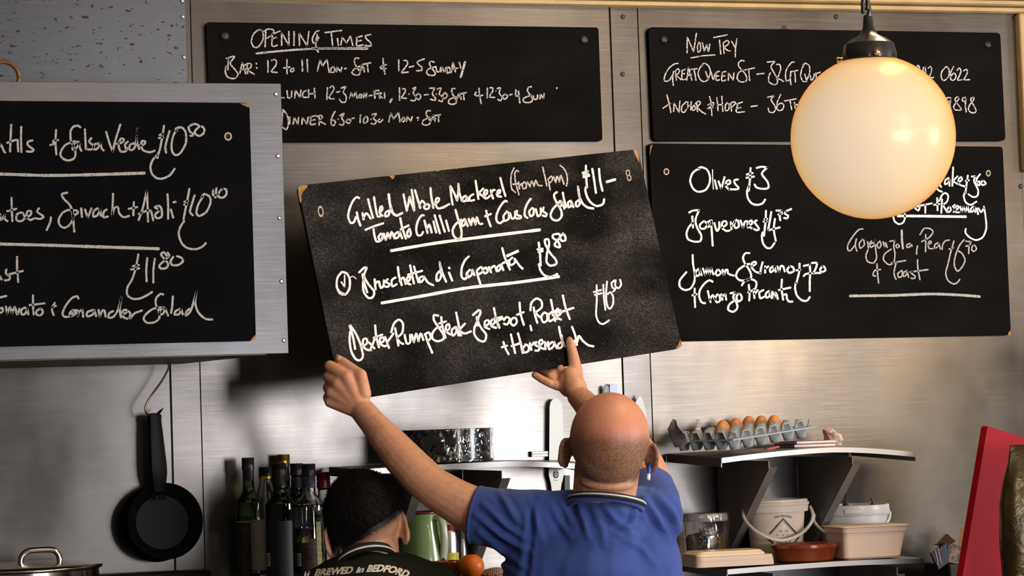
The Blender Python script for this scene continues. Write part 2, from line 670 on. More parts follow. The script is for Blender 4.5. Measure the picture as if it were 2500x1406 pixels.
def lettering(t, plane, region, lines, w, mat):
    """one mesh for every written word or rule"""
    ox, oy, sc = region
    for d in lines:
        sts = [q for q in d.split('/') if q.strip()]
        bbs = []
        for q in sts:
            v = [float(x) for x in q.split()]
            if len(v) % 2:
                v = v[1:]
            bbs.append((min(v[0::2])/sc, max(v[0::2])/sc, min(v[1::2])/sc, max(v[1::2])/sc))
        grp = list(range(len(sts)))

        def root(i):
            while grp[i] != i: i = grp[i]
            return i
        for i in range(len(sts)):
            for j in range(i):
                a, b_ = bbs[i], bbs[j]
                if a[0]-4.5 < b_[1] and b_[0]-4.5 < a[1] and a[2]-5 < b_[3] and b_[2]-5 < a[3]: grp[root(i)] = root(j)
        words = {}
        for i in range(len(sts)): words.setdefault(root(i), []).append(sts[i])
        for q in words.values():
            bm = B()
            strokes(bm, plane, region, '/'.join(q), w)
            obj('chalk_lettering', bm, mat, t)


def patch(t, plane, pxs, mat, name='worn_edge', lift=0.0005):
    bm = B()
    v = [bm.verts.new(plane.hit(x, y, lift)) for x, y in pxs]
    bm.faces.new(v)
    return obj(name, bm, mat, t)


def ring_hole(t, plane, px, py, rx, ry, rim=M_HOLERIM, rot=0.0, name='hanging_hole'):
    bm = B()
    k = 20
    ro, ri = [], []
    for i in range(k):
        a = 2*math.pi*i/k
        for L_, s in ((ro, 1.0), (ri, 0.62)):
            x, y = math.cos(a)*rx*s, math.sin(a)*ry*s
            L_.append(bm.verts.new(plane.hit(px+x*math.cos(rot)-y*math.sin(rot), py+x*math.sin(rot)+y*math.cos(rot), 0.0006)))
    for i in range(k):
        bm.faces.new([ro[i], ro[(i+1) % k], ri[(i+1) % k], ri[i]])
    o = obj(name, bm, rim, t)
    bm = B()
    bm.faces.new([bm.verts.new(plane.hit(px+math.cos(2*math.pi*i/k)*rx*.64*math.cos(rot)-math.sin(2*math.pi*i/k)*ry*.64*math.sin(rot),
                                         py+math.cos(2*math.pi*i/k)*rx*.64*math.sin(rot)+math.sin(2*math.pi*i/k)*ry*.64*math.cos(rot), 0.0004)) for i in range(k)])
    obj('hole', bm, M_HOLE, o)


def board_screw(t, plane, px, py, r=0.008, mat=M_BLACKSCREW):
    bm = B()
    lathe(bm, [(r*1.2, 0), (r*1.1, 0.002), (r*0.7, 0.005), (r*0.25, 0.0055), (0, 0.0045)], plane.hit(px, py, 0.0), plane.n, seg=16)
    obj('screw', bm, mat, t, True)


# -- opening times
OFFW = 0.026
cs = [P(503, 54, OFFW), P(1461, 67, OFFW), P(1471, 343.5, OFFW), P(515, 347, OFFW)]
t, pl, n, _ = board('long wall blackboard headed OPENING TIMES with bar, lunch and dinner hours', cs, 0.019, 0.008, M_BOARD_WARM)
R1 = (480, 30, 4.2614); R2 = (950, 30, 4.2614)
bm = B()
lettering(t, pl, R1, [
 "680 190 640 185 590 230 570 300 585 350 620 368 660 340 690 280 690 210 665 180/720 200 712 360/690 205 740 175 800 185 790 230 730 270/790 225 785 350 845 340/780 230 868 195/785 275 830 262/885 345 885 215/885 215 960 345/960 345 960 200/1015 200 1012 345/1070 345 1068 220/1068 220 1150 350/1150 350 1168 200/1275 190 1240 205 1205 270 1215 320 1250 300 1270 260/1255 230 1240 330 1250 390 1270 415",
 "1335 212 1510 188/1400 210 1415 345/1465 270 1475 345/1500 340 1515 260/1515 260 1560 320/1560 320 1600 245/1600 245 1625 345/1670 260 1665 345 1730 340/1660 265 1725 245/1670 300 1715 292/1815 230 1755 245 1770 280 1805 310 1815 350 1750 345",
 "1.3 620 428 900 400 1250 378 1780 380/1200 372 1780 368",
 "330 480 325 600/310 480 395 458 350 530 395 590 430 640 410 680 370 690 320 670 298 620 305 560/450 635 475 520/475 520 510 640/455 600 510 590/525 545 530 640/500 550 545 530 570 545 560 580 530 600 600 645/620 530 625 540/622 575 628 583/742 500 742 625/780 500 810 490 830 510 825 550 780 610 785 622 838 625/940 490 940 640/905 580 970 570/1000 580 975 600 985 620 1015 605 1005 580/1098 495 1102 615/1150 490 1155 618/1255 615 1285 495/1285 495 1310 560/1310 560 1355 490/1355 490 1380 625/1430 565 1400 580 1395 620 1425 625 1440 590 1425 565/1455 620 1462 570/1462 570 1500 620/1500 620 1510 570/1535 588 1558 582/1690 480 1655 475 1640 510 1665 570 1700 620 1690 650 1650 652 1615 630 1640 590 1700 560/1700 620 1725 545/1725 545 1745 620/1700 590 1745 585/1715 545 1810 525/1775 540 1785 620/1940 480 1945 560 1960 645/1975 545 1920 560 1915 585 1970 585",
 "810 800 815 885 912 888/940 815 950 890 985 880 990 820/1020 890 1030 810/1030 810 1075 885/1075 885 1085 810/1140 815 1110 830 1105 880 1150 885/1165 805 1165 885/1225 790 1232 892/1165 850 1230 845/1360 785 1355 910/1385 785 1415 765 1430 800 1400 850 1378 895 1430 900/1455 832 1490 825/1500 790 1555 770/1555 770 1525 830 1555 870 1550 930 1510 935 1485 905/1592 895 1610 835/1610 835 1630 880/1630 880 1655 830/1655 830 1670 895/1700 850 1685 880 1710 890 1715 855/1735 890 1740 840/1740 840 1765 890/1765 890 1770 840/1795 870 1830 862/1850 815 1855 895/1840 820 1895 812/1855 850 1885 845/1900 830 1905 895/1900 835 1925 840 1905 860 1935 895/1955 835 1958 895/1.4 2030 900 2015 935",
 "900 1010 890 1100 888 1180/905 1015 950 1090 955 1160 935 1220 895 1195/970 1090 968 1160/1005 1165 1015 1095/1015 1095 1055 1165/1055 1165 1060 1090/1095 1165 1100 1095/1100 1095 1150 1165/1150 1165 1160 1090/1190 1085 1185 1165 1240 1160/1180 1090 1245 1075/1190 1125 1235 1118/1275 1090 1275 1175/1255 1085 1290 1070 1310 1095 1275 1125 1340 1165/1440 1030 1405 1100 1400 1160 1425 1180 1445 1140 1420 1120/1470 1110 1475 1112/1490 1075 1535 1050 1510 1100 1535 1140 1520 1175 1485 1165/1575 1110 1555 1140 1585 1155 1605 1125 1575 1110/1615 1105 1640 1100/1705 1065 1700 1150/1760 1085 1735 1120 1745 1155 1780 1130 1775 1090 1755 1085/1812 1112 1816 1114/1825 1065 1870 1055 1840 1105 1870 1130 1850 1165 1815 1155/1905 1110 1885 1130 1905 1145 1940 1115/2000 1140 2020 1045/2020 1045 2050 1110/2050 1110 2100 1040/2100 1040 2115 1140"],
 3.6, M_CHALK_FINE)
lettering(t, pl, R2, [
 "100 495 100 610/150 500 185 505 190 540 140 610 130 628 200 622/210 570 255 560/368 485 310 505 290 530 340 570 335 605 285 608/470 520 430 510 420 540 450 590 480 630 470 655 420 655 390 630 410 590 490 565/490 580 500 620 530 610 535 570/540 620 550 570/550 570 575 625/575 625 590 575/605 570 605 635 640 610 625 575 600 570/645 630 665 520/665 520 690 620/640 590 715 580/730 520 745 580/1.5 790 515 770 590 745 675",
 "108 785 108 915/135 800 160 795 170 820 140 870 130 890 180 895/205 850 210 852/245 795 278 780 250 840 280 880 265 920 225 915/300 845 275 880 310 910 330 870 300 845/365 860 410 855/420 790 475 788/475 788 450 850 480 890 480 915 430 905/490 850 493 852/500 800 540 790 520 850 555 880 550 930 515 915/580 835 555 870 575 900 605 870 585 835/685 795 655 795 655 840 690 900 700 940 660 958 620 945 625 910 690 880/700 910 730 840/730 840 750 905/700 880 750 878/730 850 805 835/775 845 780 910/935 790 940 860 958 950/905 830 890 860 920 870 975 862/1022 785 1020 890/1050 785 1075 785 1080 815 1045 880 1100 885/1108 815 1112 818/1125 795 1160 785 1145 840 1175 880 1160 920 1130 905/1205 850 1180 880 1205 905 1235 870 1205 850/1255 860 1285 850/1320 805 1315 870/1315 870 1355 870/1345 820 1360 945/1480 775 1450 780 1440 820 1475 870 1490 920 1450 940 1400 930 1400 895 1480 860/1500 870 1510 905 1540 900 1545 860/1570 900 1572 850/1572 850 1605 895/1605 895 1612 845/1745 785 1746 795",
 "150 1095 125 1120 150 1140 165 1105 145 1090/180 1135 190 1085/190 1085 225 1135/225 1135 240 1085/290 1098 310 1096/300 1120 305 1121/430 1025 395 1025 385 1060 415 1110 430 1150 390 1175 345 1160 355 1125 420 1090/430 1140 460 1070/460 1070 480 1140/430 1110 485 1105/450 1080 535 1065/515 1075 515 1140"],
 3.6, M_CHALK_FINE)
for px, py in ((547, 88), (1425, 97)): board_screw(t, pl, px, py, 0.011)

# -- now try
cs = [P(1583, 66, OFFW), P(2442, 80, OFFW), P(2455, 343.5, OFFW), P(1596, 344, OFFW)]
t, pl, n, _ = board('upper right wall blackboard headed Now Try, partly behind the glowing globe', cs, 0.019, 0.012, M_BOARD_WARM)
R3 = (1580, 60, 5.952)
lettering(t, pl, R3, [
 "580 410 582 180/582 180 675 395/675 395 690 300 715 125/750 260 730 330 740 400 775 370 770 270 745 255/800 260 830 390/830 390 865 290/865 290 890 390 910 280/965 188 1165 150/1050 225 1060 320 1070 430/1105 270 1118 420/1105 265 1165 230 1190 270 1120 330/1120 330 1160 370 1210 385/1225 240 1275 330/1305 205 1285 330 1280 470",
 "635 485 800 455 985 440",
 "450 565 400 570 320 630 265 720 245 800 270 825 320 810 365 740/385 680 370 770 380 885/410 680 425 810/405 680 450 640 470 680 425 740/425 740 490 800/510 660 505 795 570 790/500 670 560 650/510 720 545 712/575 810 600 620/600 620 650 810/585 740 645 725/620 655 725 640/680 645 710 810/790 600 825 560 890 600 920 690 880 800 820 830 765 790 740 710 765 630 810 580/850 680 890 800/930 690 960 800 985 710/1000 690 1005 810 1050 800/1000 700 1050 675/1005 750 1040 745/1090 690 1085 815 1145 805/1085 695 1145 680/1090 750 1130 745/1180 810 1180 700/1180 700 1250 810/1250 810 1260 700/1410 530 1370 520 1325 560 1340 620 1420 710 1450 790 1420 830 1350 830 1305 780 1330 700 1390 660/1420 660 1560 630/1475 650 1490 815/1590 720 1700 710/1745 545 1860 535/1860 535 1800 610 1860 730 1895 800 1880 865 1830 870 1770 830 1765 760 1790 700/1880 580 1925 580 1940 650 1910 740 1880 800 1920 790 1985 830/2140 545 2100 550 2030 640 2010 740 2025 820 2075 800/2085 700 2080 800 2090 875/2080 685 2190 665/2145 675 2155 835/2260 590 2300 560 2355 600 2360 700 2310 820 2260 820 2230 740 2250 640 2290 570/2290 720 2320 830/2370 740 2385 810 2420 770 2425 720/2440 720 2520 690/2450 700 2460 790",
 "285 1020 320 1150 345 1280/230 1215 290 1175 340 1150/385 1265 390 1140/390 1140 465 1280/465 1280 475 1110/570 1120 510 1180 500 1260 540 1275 570 1230/590 1120 590 1210/640 1120 635 1240/590 1180 640 1175/680 1170 655 1210 665 1250 700 1230 690 1180/720 1150 730 1265/700 1150 750 1110 775 1140 735 1200 790 1265 850 1300/905 1045 930 1150 940 1330/870 1220 960 1170 960 1130 880 1170/890 1220 960 1200/1015 1060 1030 1255/1085 1040 1100 1265/1020 1170 1095 1160/1165 1130 1135 1180 1140 1250 1185 1235 1190 1160 1160 1130/1215 1140 1225 1260/1200 1150 1265 1120 1280 1150 1225 1200/1320 1150 1295 1270 1415 1265/1300 1155 1385 1125/1310 1215 1365 1205/1510 1190 1600 1178/1750 1055 1845 1035/1845 1035 1800 1090 1860 1190 1860 1250 1820 1280 1770 1265 1760 1210/1940 1015 1890 1130 1885 1220 1920 1250 1970 1230 1985 1170 1940 1140 1890 1180/1995 1110 2165 1080/2075 1100 2100 1235/2140 1130 2150 1220/2140 1175 2180 1160"],
 3.0, M_CHALK_FINE)
lettering(t, pl, (2200, 60, 4.687), [
 "175 500 190 465 210 490 200 560 165 600 215 598/255 490 248 545/248 545 285 540/275 480 285 590/310 500 335 480 350 510 335 570 320 605 370 605/510 485 465 540 460 610 490 640 540 600 550 520 520 480/600 480 565 560 570 630 605 635 630 590 605 555 570 590/640 525 665 495 685 530 665 590 645 635 700 630/715 530 745 510 760 540 735 600 720 630 785 630",
 "575 840 530 835 520 870 555 880 575 840/575 840 560 910 580 1010/655 840 650 825 615 850 640 900 685 960 680 980 620 975 600 940 630 890 660 850 650 830/745 835 710 835 700 870 730 880 745 835/745 835 735 920 745 1000/830 835 800 840 800 870 850 960 855 1000 810 1010 770 975 785 920 830 860 830 830"],
 3.0, M_CHALK_FINE)
for px, py in ((1620, 97), (2411, 109)): board_screw(t, pl, px, py, 0.010)

# -- snacks board
cs = [P(1585, 350, OFFW), P(2448, 358, OFFW), P(2468, 818, OFFW), P(1607, 834, OFFW)]
t, pl, n, _ = board('lower right wall blackboard listing Olives, Boquerones and Jamon Serrano', cs, 0.019, 0.010, M_BOARD_WARM)
R5 = (1580, 340, 5); R6 = (1580, 580, 5); R7 = (2000, 380, 5); R8 = (2000, 560, 5)
lettering(t, pl, R5, [
 "625 355 660 340 730 370 765 450 760 540 710 620 620 640 560 600 525 510 550 420 600 375 640 360/0.5 798 370 800 480 808 610/825 500 850 605/870 510 905 605/905 605 945 460/955 560 1010 540 1010 500 970 510 960 570 1000 615/1110 490 1065 500 1070 540 1115 590 1100 610 1000 610/1262 350 1255 480 1240 630/1240 570 1218 640 1230 720 1280 785 1350 800 1410 780 1440 735/1215 430 1290 412/1210 470 1305 455/1335 350 1400 335 1465 345/1465 345 1400 420 1470 520 1480 590 1420 605 1340 590 1310 550",
 "510 895 560 870 635 865/635 865 590 980 610 1080 660 1170 650 1240 580 1250 500 1220 480 1150 510 1070 560 1020/550 940 560 1080/690 1000 645 1040 650 1085 700 1090 735 1040 700 1000/790 990 740 1010 745 1070 790 1030 780 1000/780 1000 790 1150 800 1300/820 1020 850 1120 880 1080 880 1010/910 1080 970 1040 960 1000 920 1010 915 1080 970 1120 1010 1110/1020 1010 1030 1100/1030 1060 1070 1000/1090 980 1060 1040 1080 1085 1120 1060 1110 990/1140 990 1170 1080/1170 1080 1190 1010 1220 1000 1230 1080/1230 1060 1280 1030 1275 990 1240 1010 1250 1070 1290 1090/1340 990 1310 1010 1365 1090 1340 1110 1290 1090/1450 870 1445 1000 1425 1180/1410 1135 1400 1190 1415 1270 1460 1325 1510 1325 1555 1265/1430 975 1465 970/1420 1005 1460 1000/1515 885 1500 980 1475 1110/1475 1110 1560 1090 1620 1075/1560 970 1545 1100 1570 1240/1575 870 1645 870/1645 870 1620 930 1625 990/1600 920 1650 905/1760 850 1690 880/1690 880 1680 910 1720 930 1710 965 1670 960"],
 4.9, M_CHALK)
lettering(t, pl, R6, [
 "555 210 560 320 580 440 575 540 530 620 460 640 400 600 400 520 480 420/630 380 590 420 600 470 640 450 640 380/640 380 665 460/680 375 710 460/710 460 730 370/730 370 760 450/760 450 780 370/780 370 810 450/860 390 835 430 860 465 900 430 870 390/920 390 935 460/935 460 955 400 980 390 990 440 1060 465/1250 190 1200 190 1170 240 1190 310 1250 400 1270 480 1220 520 1130 520 1085 470 1110 400 1190 340 1250 320/1280 350 1330 320 1320 295 1280 310 1280 370 1330 420 1380 430/1410 300 1390 370 1380 440/1440 350 1440 430/1440 380 1480 350/1540 350 1500 380 1505 425 1540 400 1550 350/1550 350 1570 420/1590 350 1610 420/1610 420 1630 350 1660 350 1680 415/1740 350 1710 390 1730 430 1790 410 1780 360 1740 350/1860 315 1855 420 1820 560/1815 550 1805 620 1830 710 1890 765 1950 770 1985 725/1820 400 1870 390/1910 345 1985 330/1985 330 1990 420 1985 520 1985 655/1910 470 1950 440 2120 430/2010 310 2070 310 2060 370 2030 430/2140 350 2110 390 2130 420 2175 400 2165 360 2140 350",
 "580 620 580 720 585 850/550 705 605 690/800 540 760 520 700 560 645 640 635 720 665 790 710 800/740 650 755 720 775 790/765 760 800 700 830 760/860 690 830 740 850 790 890 770 880 700/905 690 920 760/915 720 950 690/955 690 965 760/1015 680 1075 670/1075 670 1050 730 1090 790 1100 860 1050 905 990 880 1000 820 1060 770/1120 680 1090 720 1110 780 1155 750 1145 700 1120 680/1240 575 1250 680 1245 770/1155 585 1190 530 1260 505 1330 540 1320 620 1230 670/1300 640 1310 740/1310 690 1350 640/1420 640 1370 670 1380 740 1430 720/1490 650 1450 680 1450 730 1490 720 1500 650/1500 650 1520 740/1530 660 1550 740/1550 740 1570 670 1595 750/1645 510 1640 620 1660 760/1605 640 1750 610/1665 700 1700 690 1705 740 1730 780 1775 780"],
 4.9, M_CHALK)
lettering(t, pl, R7, [
 "1470 350 1490 385/1430 390 1460 425 1500 440/1580 270 1540 300 1535 350 1575 330 1590 280 1590 370/1635 140 1630 250 1625 370/1690 250 1640 310 1700 350/1700 330 1745 290 1730 260 1700 290 1710 350 1790 380/1815 240 1800 340 1785 460/1780 440 1765 500 1790 570 1850 600 1920 560/1785 310 1830 300/1860 255 1905 250/1905 250 1890 310 1940 420 1930 490 1880 505 1820 470/1965 225 1920 290 1930 350 1960 360 1955 310 1925 330/2000 300 1975 330 1995 360 2035 340 2000 300",
 "1295 600 1295 700/1190 620 1380 580/1170 640 1210 670 1230 620/1440 515 1445 670/1400 600 1470 590/1500 530 1495 620 1490 700/1465 555 1500 480 1540 455 1575 490 1560 560 1510 600/1510 600 1560 690/1590 620 1560 660 1580 690 1610 660 1590 620/1660 600 1630 620 1660 650 1640 690/1650 670 1700 640 1690 610 1660 640 1670 690 1710 690/1720 620 1740 690/1740 690 1760 620/1760 620 1790 690/1790 690 1810 610/1810 610 1830 690/1880 620 1850 650 1855 690 1890 660 1895 620/1895 620 1905 690/1920 640 1940 715/1945 640 1975 690 2010 640/2010 620 2030 740 2040 880 2000 990 1920 1030 1840 1000 1785 940 1790 890/905 745 920 800 970 835 1020 820 1045 770 1045 710",
 "1.5 960 735 1300 738 1790 745"], 4.2, M_CHALK)
lettering(t, pl, R7, [
 "535 895 480 905 400 1000 350 1090 350 1150 380 1160 430 1100/455 1015 440 1090 460 1165/530 1020 490 1070 500 1130 550 1090 545 1030/590 1050 600 1130/600 1090 640 1040/670 1060 620 1080 630 1120 680 1080 680 1020/680 1020 690 1150 700 1250 660 1310 590 1290 570 1220 595 1150/730 1050 705 1090 730 1130 755 1090 740 1040/780 1050 800 1125/800 1125 810 1060 830 1120/860 1045 920 1035/920 1035 910 1110 925 1200 910 1300 850 1330 785 1270 800 1200 880 1140/958 1078 935 1100 950 1126 980 1108 960 1080/1.5 1008 910 1010 1020 1022 1135/1110 1070 1070 1090 1070 1120 1110 1110 1120 1070/1120 1070 1135 1110/1200 1100 1190 1160 1190 1205/1300 960 1300 1080 1298 1175/1230 965 1280 890 1350 890 1390 930 1340 1000 1250 1050/1325 1090 1370 1060 1350 1040 1330 1070 1340 1130 1390 1135/1450 1060 1410 1090 1410 1130 1450 1110 1460 1060/1460 1060 1480 1140/1500 1145 1510 1080 1540 1040 1590 1030"],
 3.4, M_CHALK_SOFT)
lettering(t, pl, R8, [
 "1645 140 1610 260 1570 430 1545 530 1570 620 1640 665 1690 645 1715 610/1585 240 1640 225/1770 125 1710 200 1660 330 1650 440 1690 510 1750 450 1780 370 1740 290 1690 260/1790 145 1855 150/1855 150 1830 210 1825 295/1790 205 1840 195/1880 190 1860 240 1885 270 1920 240 1905 200 1880 190",
 "705 420 710 520 725 655/750 490 680 500 655 560 690 570/880 410 1055 380/940 400 915 510 920 570 940 610/1010 500 960 540 970 585 1010 570 1015 510/1070 500 1030 530 1030 575 1060 560 1075 505/1075 505 1090 585/1150 510 1120 530 1170 570 1160 600 1120 595/1200 370 1205 480 1230 615/1110 520 1330 490",
 "1.8 375 812 900 805 1350 788 1700 800 1960 820"], 3.6, M_CHALK_SOFT)
ring_hole(t, pl, 1627, 419, 7, 8.5); ring_hole(t, pl, 2413, 423, 6, 8)
patch(t, pl, [(1588, 356), (1594, 352), (1590, 362), (1588, 372), (1585.6, 380)], M_CHIP)
patch(t, pl, [(2467, 806), (2467.6, 818), (2461, 818.5), (2462, 812)], M_CHIP)

# -- extractor hood with the board it carries
HO = 0.50
h = [P(-260, 196, HO), P(684, 205, HO), P(706, 862, HO), P(-260, 887.5, HO)]
zt, zb = (h[1].z+P(0, 198, HO).z)/2, (h[2].z+P(0, 880, HO).z)/2
xl, xr = h[0].x, (h[1].x+h[2].x)/2
t = thing('extractor_hood', ((xl+xr)/2, -0.25, zb), 'boxy stainless steel extractor hood on the left wall, front carrying a blackboard', 'extractor hood')
bm = B()
hx = [(xl-0.3, -HO+0.002, zb+0.012), (xr-0.002, -HO+0.002, zb+0.012), (0.955, -0.018, zb+0.002), (xl-0.3, -0.018, zb+0.002)]
prism(bm, hx, (0, 0, zt-zb-0.014))
hb = obj('hood_body', bm, M_HOOD, t)
bm = B(); box(bm, xl-0.3, xr, -HO-0.0015, -HO+0.0015, zb, zt); bevel_all(bm, 0.0008, 1)
hf = obj('front_sheet', bm, M_HOOD, t)
bm = B()
prism(bm, [(xl-0.3, -HO+0.004, zb-0.002), (xr-0.05, -HO+0.004, zb-0.002), (0.93, -0.03, zb-0.004), (xl-0.3, -0.03, zb-0.004)], (0, 0, 0.012))
obj('bottom_flange', bm, M('brown_underside', (0.10, 0.08, 0.05), 0.45, 0.6), t)  # browner and darker than the hood steel
for px, py in ((673, 230), (678, 381), (682, 532), (687, 687), (693, 831)):
    screw(px, py, HO+0.0015, hf, M_SCREW, 0.0042, 0.002, 'rivet')

bo = HO+0.014
cs = [P(-260, 244, bo), P(609, 251, bo), P(625, 832, bo), P(-260, 852, bo)]
t, pl, n, _ = board('black menu board on the hood front pricing Salsa Verde, Spinach and Coriander Salad', cs, 0.012, 0.014, M_BOARD_CLEAN)
LA = (0, 180, 3.4722); LB = (0, 500, 3.4722)
lettering(t, pl, LA, [
 "-75 470 -80 650/-60 600 -30 580 -15 640 0 600/0 600 15 610 35 660 45 668/95 432 90 540 85 660/60 585 145 560 150 600 155 660/180 450 178 560 182 665/275 565 240 575 232 600 260 625 285 645 270 660 225 658/475 475 470 580 478 685/425 605 455 595 450 570 495 562/682 455 660 440 620 450 598 490 600 560 620 610 640 660 630 715 580 735 535 720 512 690 520 650 560 600 640 570/668 575 630 590 615 640 640 640 672 590/672 590 676 625 690 655/720 470 724 560 728 640/775 545 755 575 790 610 780 640 735 640/840 590 800 600 795 640 825 635 855 585/855 585 860 630 880 650/900 492 925 580 955 660/955 660 980 560 1020 430/990 595 1040 580 1050 555 1025 550 1005 600 1020 655 1060 660 1085 630/1085 575 1060 600 1068 640/1140 590 1105 600 1095 640 1125 645 1150 600 1165 450 1158 560 1180 640/1180 610 1220 600 1232 575 1205 570 1195 610 1215 650 1270 665 1312 652/1390 440 1375 540 1355 640 1338 690 1335 715/1332 690 1295 730 1275 790 1290 850 1330 885 1380 888 1440 860 1480 805/1350 520 1385 510/1345 545 1385 538/1438 485 1415 560 1402 620 1408 670/1495 490 1490 465 1540 455 1575 500 1575 590 1530 670 1490 690 1460 660 1455 590 1475 510 1500 480/1598 450 1608 490 1635 505 1632 525 1612 525/1612 440 1650 425 1690 445 1655 480 1655 510 1690 527 1725 505 1732 470 1710 445",
 "1.4 -300 845 0 850 400 862 800 855 1225 842",
 "-60 1190 -80 1240 -40 1250 0 1200/0 1190 10 1240 40 1190/40 1190 40 1230 65 1250/98 1050 100 1150 105 1250/60 1165 140 1145/185 1175 145 1190 140 1240 180 1250 210 1220 195 1180/215 1225 260 1195 265 1165 235 1165 225 1210 255 1240 290 1225/330 1140 315 1170 350 1195 370 1215 340 1230 300 1225/432 1215 425 1260 395 1325/572 1008 525 1020 540 1060 590 1110 615 1170 620 1230 580 1290 540 1305 505 1280 498 1235 530 1180 580 1155 650 1160 660 1180 610 1210/605 1150 620 1230 630 1340/688 1140 695 1215/720 1150 745 1220/745 1220 775 1140/830 1140 795 1165 790 1210 825 1200 850 1150/850 1150 855 1205/905 1150 880 1170 875 1215 915 1210/958 1015 955 1110 950 1205/950 1205 970 1140 1000 1130 1010 1180 1045 1215 1095 1205/1135 1085 1130 1200/1090 1145 1165 1130/1175 1240 1210 1140 1245 990/1245 990 1250 1100 1255 1255/1175 1190 1220 1170 1275 1160 1300 1245/1335 1145 1310 1130 1350 1120 1370 1150 1370 1210 1330 1225 1315 1195 1345 1165/1420 1020 1425 1120 1425 1230/1448 1150 1468 1220/1470 1090 1490 1085/1605 975 1590 1060 1570 1160 1555 1240/1562 1248 1528 1300 1515 1360 1540 1435 1590 1478 1660 1487 1715 1465 1745 1435/1562 1085 1595 1080/1560 1110 1590 1105/1650 1030 1625 1110 1610 1170 1635 1200/1710 1045 1730 1020 1775 1040 1785 1090 1750 1170 1690 1205 1665 1180 1680 1110 1720 1040/1808 985 1805 1030 1850 1020/1835 970 1825 1050/1890 975 1860 1000 1850 1040 1890 1050 1920 1020 1915 980 1885 975"],
 5.2, M_CHALK_SOFT)
lettering(t, pl, LB, [
 "1.4 -300 325 0 332 400 342 800 355 1345 372",
 "-20 570 -50 600 -30 640 0 600 0 610 15 635/55 545 50 580 85 610 75 635 40 640/145 440 145 540 155 655/70 590 195 560/1172 420 1155 520 1120 630 1080 700 1078 760 1120 795 1180 795 1240 770 1290 738/1125 520 1178 510/1110 548 1182 538/1248 450 1240 550 1243 650/1312 455 1300 560 1300 660/1420 440 1390 402 1365 420 1395 460 1425 500 1410 535 1365 540 1350 515 1390 475 1435 430 1420 405/1470 440 1445 480 1460 510 1510 510 1550 480 1540 450 1500 435",
 "-60 800 0 785 55 772/-20 800 -15 930/5 880 20 870 25 900 5 915/50 860 60 925/60 925 85 865 100 925/100 925 125 865 145 930 165 880/215 870 180 890 185 930 215 920 232 875/232 875 240 930/280 765 280 850 285 930/250 850 380 835/340 880 310 900 310 930 345 935 365 905 345 880/465 830 440 880 455 935/440 870 475 855/665 795 655 775 610 790 560 850 530 920 550 950 600 940 620 900/620 890 590 920 605 945 640 920 635 890/655 890 660 945/660 945 670 905 695 890/700 890 705 950/790 890 740 910 740 945 785 930 800 890/800 890 815 945/835 890 845 950/845 950 865 900 885 895 895 950/960 900 925 920 920 955 960 950 1000 890 1030 780/1030 780 1015 880 1025 955/1040 930 1075 910 1070 890 1040 900 1045 950 1080 965/1085 900 1105 920 1100 965 1140 920 1205 895/1385 760 1360 755 1325 790 1320 840 1345 900 1350 960 1310 995 1250 1000 1218 970 1235 930 1300 880 1380 870/1395 870 1360 890 1350 930 1385 920 1400 875/1400 875 1425 940/1465 775 1460 860 1450 920/1530 880 1490 900 1480 930 1520 925 1535 880/1535 880 1550 930/1610 880 1580 905 1575 940 1620 890 1665 735/1665 735 1655 830 1680 910 1740 965 1800 972"],
 5.2, M_CHALK_SOFT)
ring_hole(t, pl, 557, 333, 9.5, 10.5)
patch(t, pl, [(586, 252), (602, 252.5), (607, 257), (609, 263), (601, 260), (592, 256)], M_CHIP)
patch(t, pl, [(625, 816), (625, 823), (618, 831), (611, 832), (617, 824)], M_CHIP)

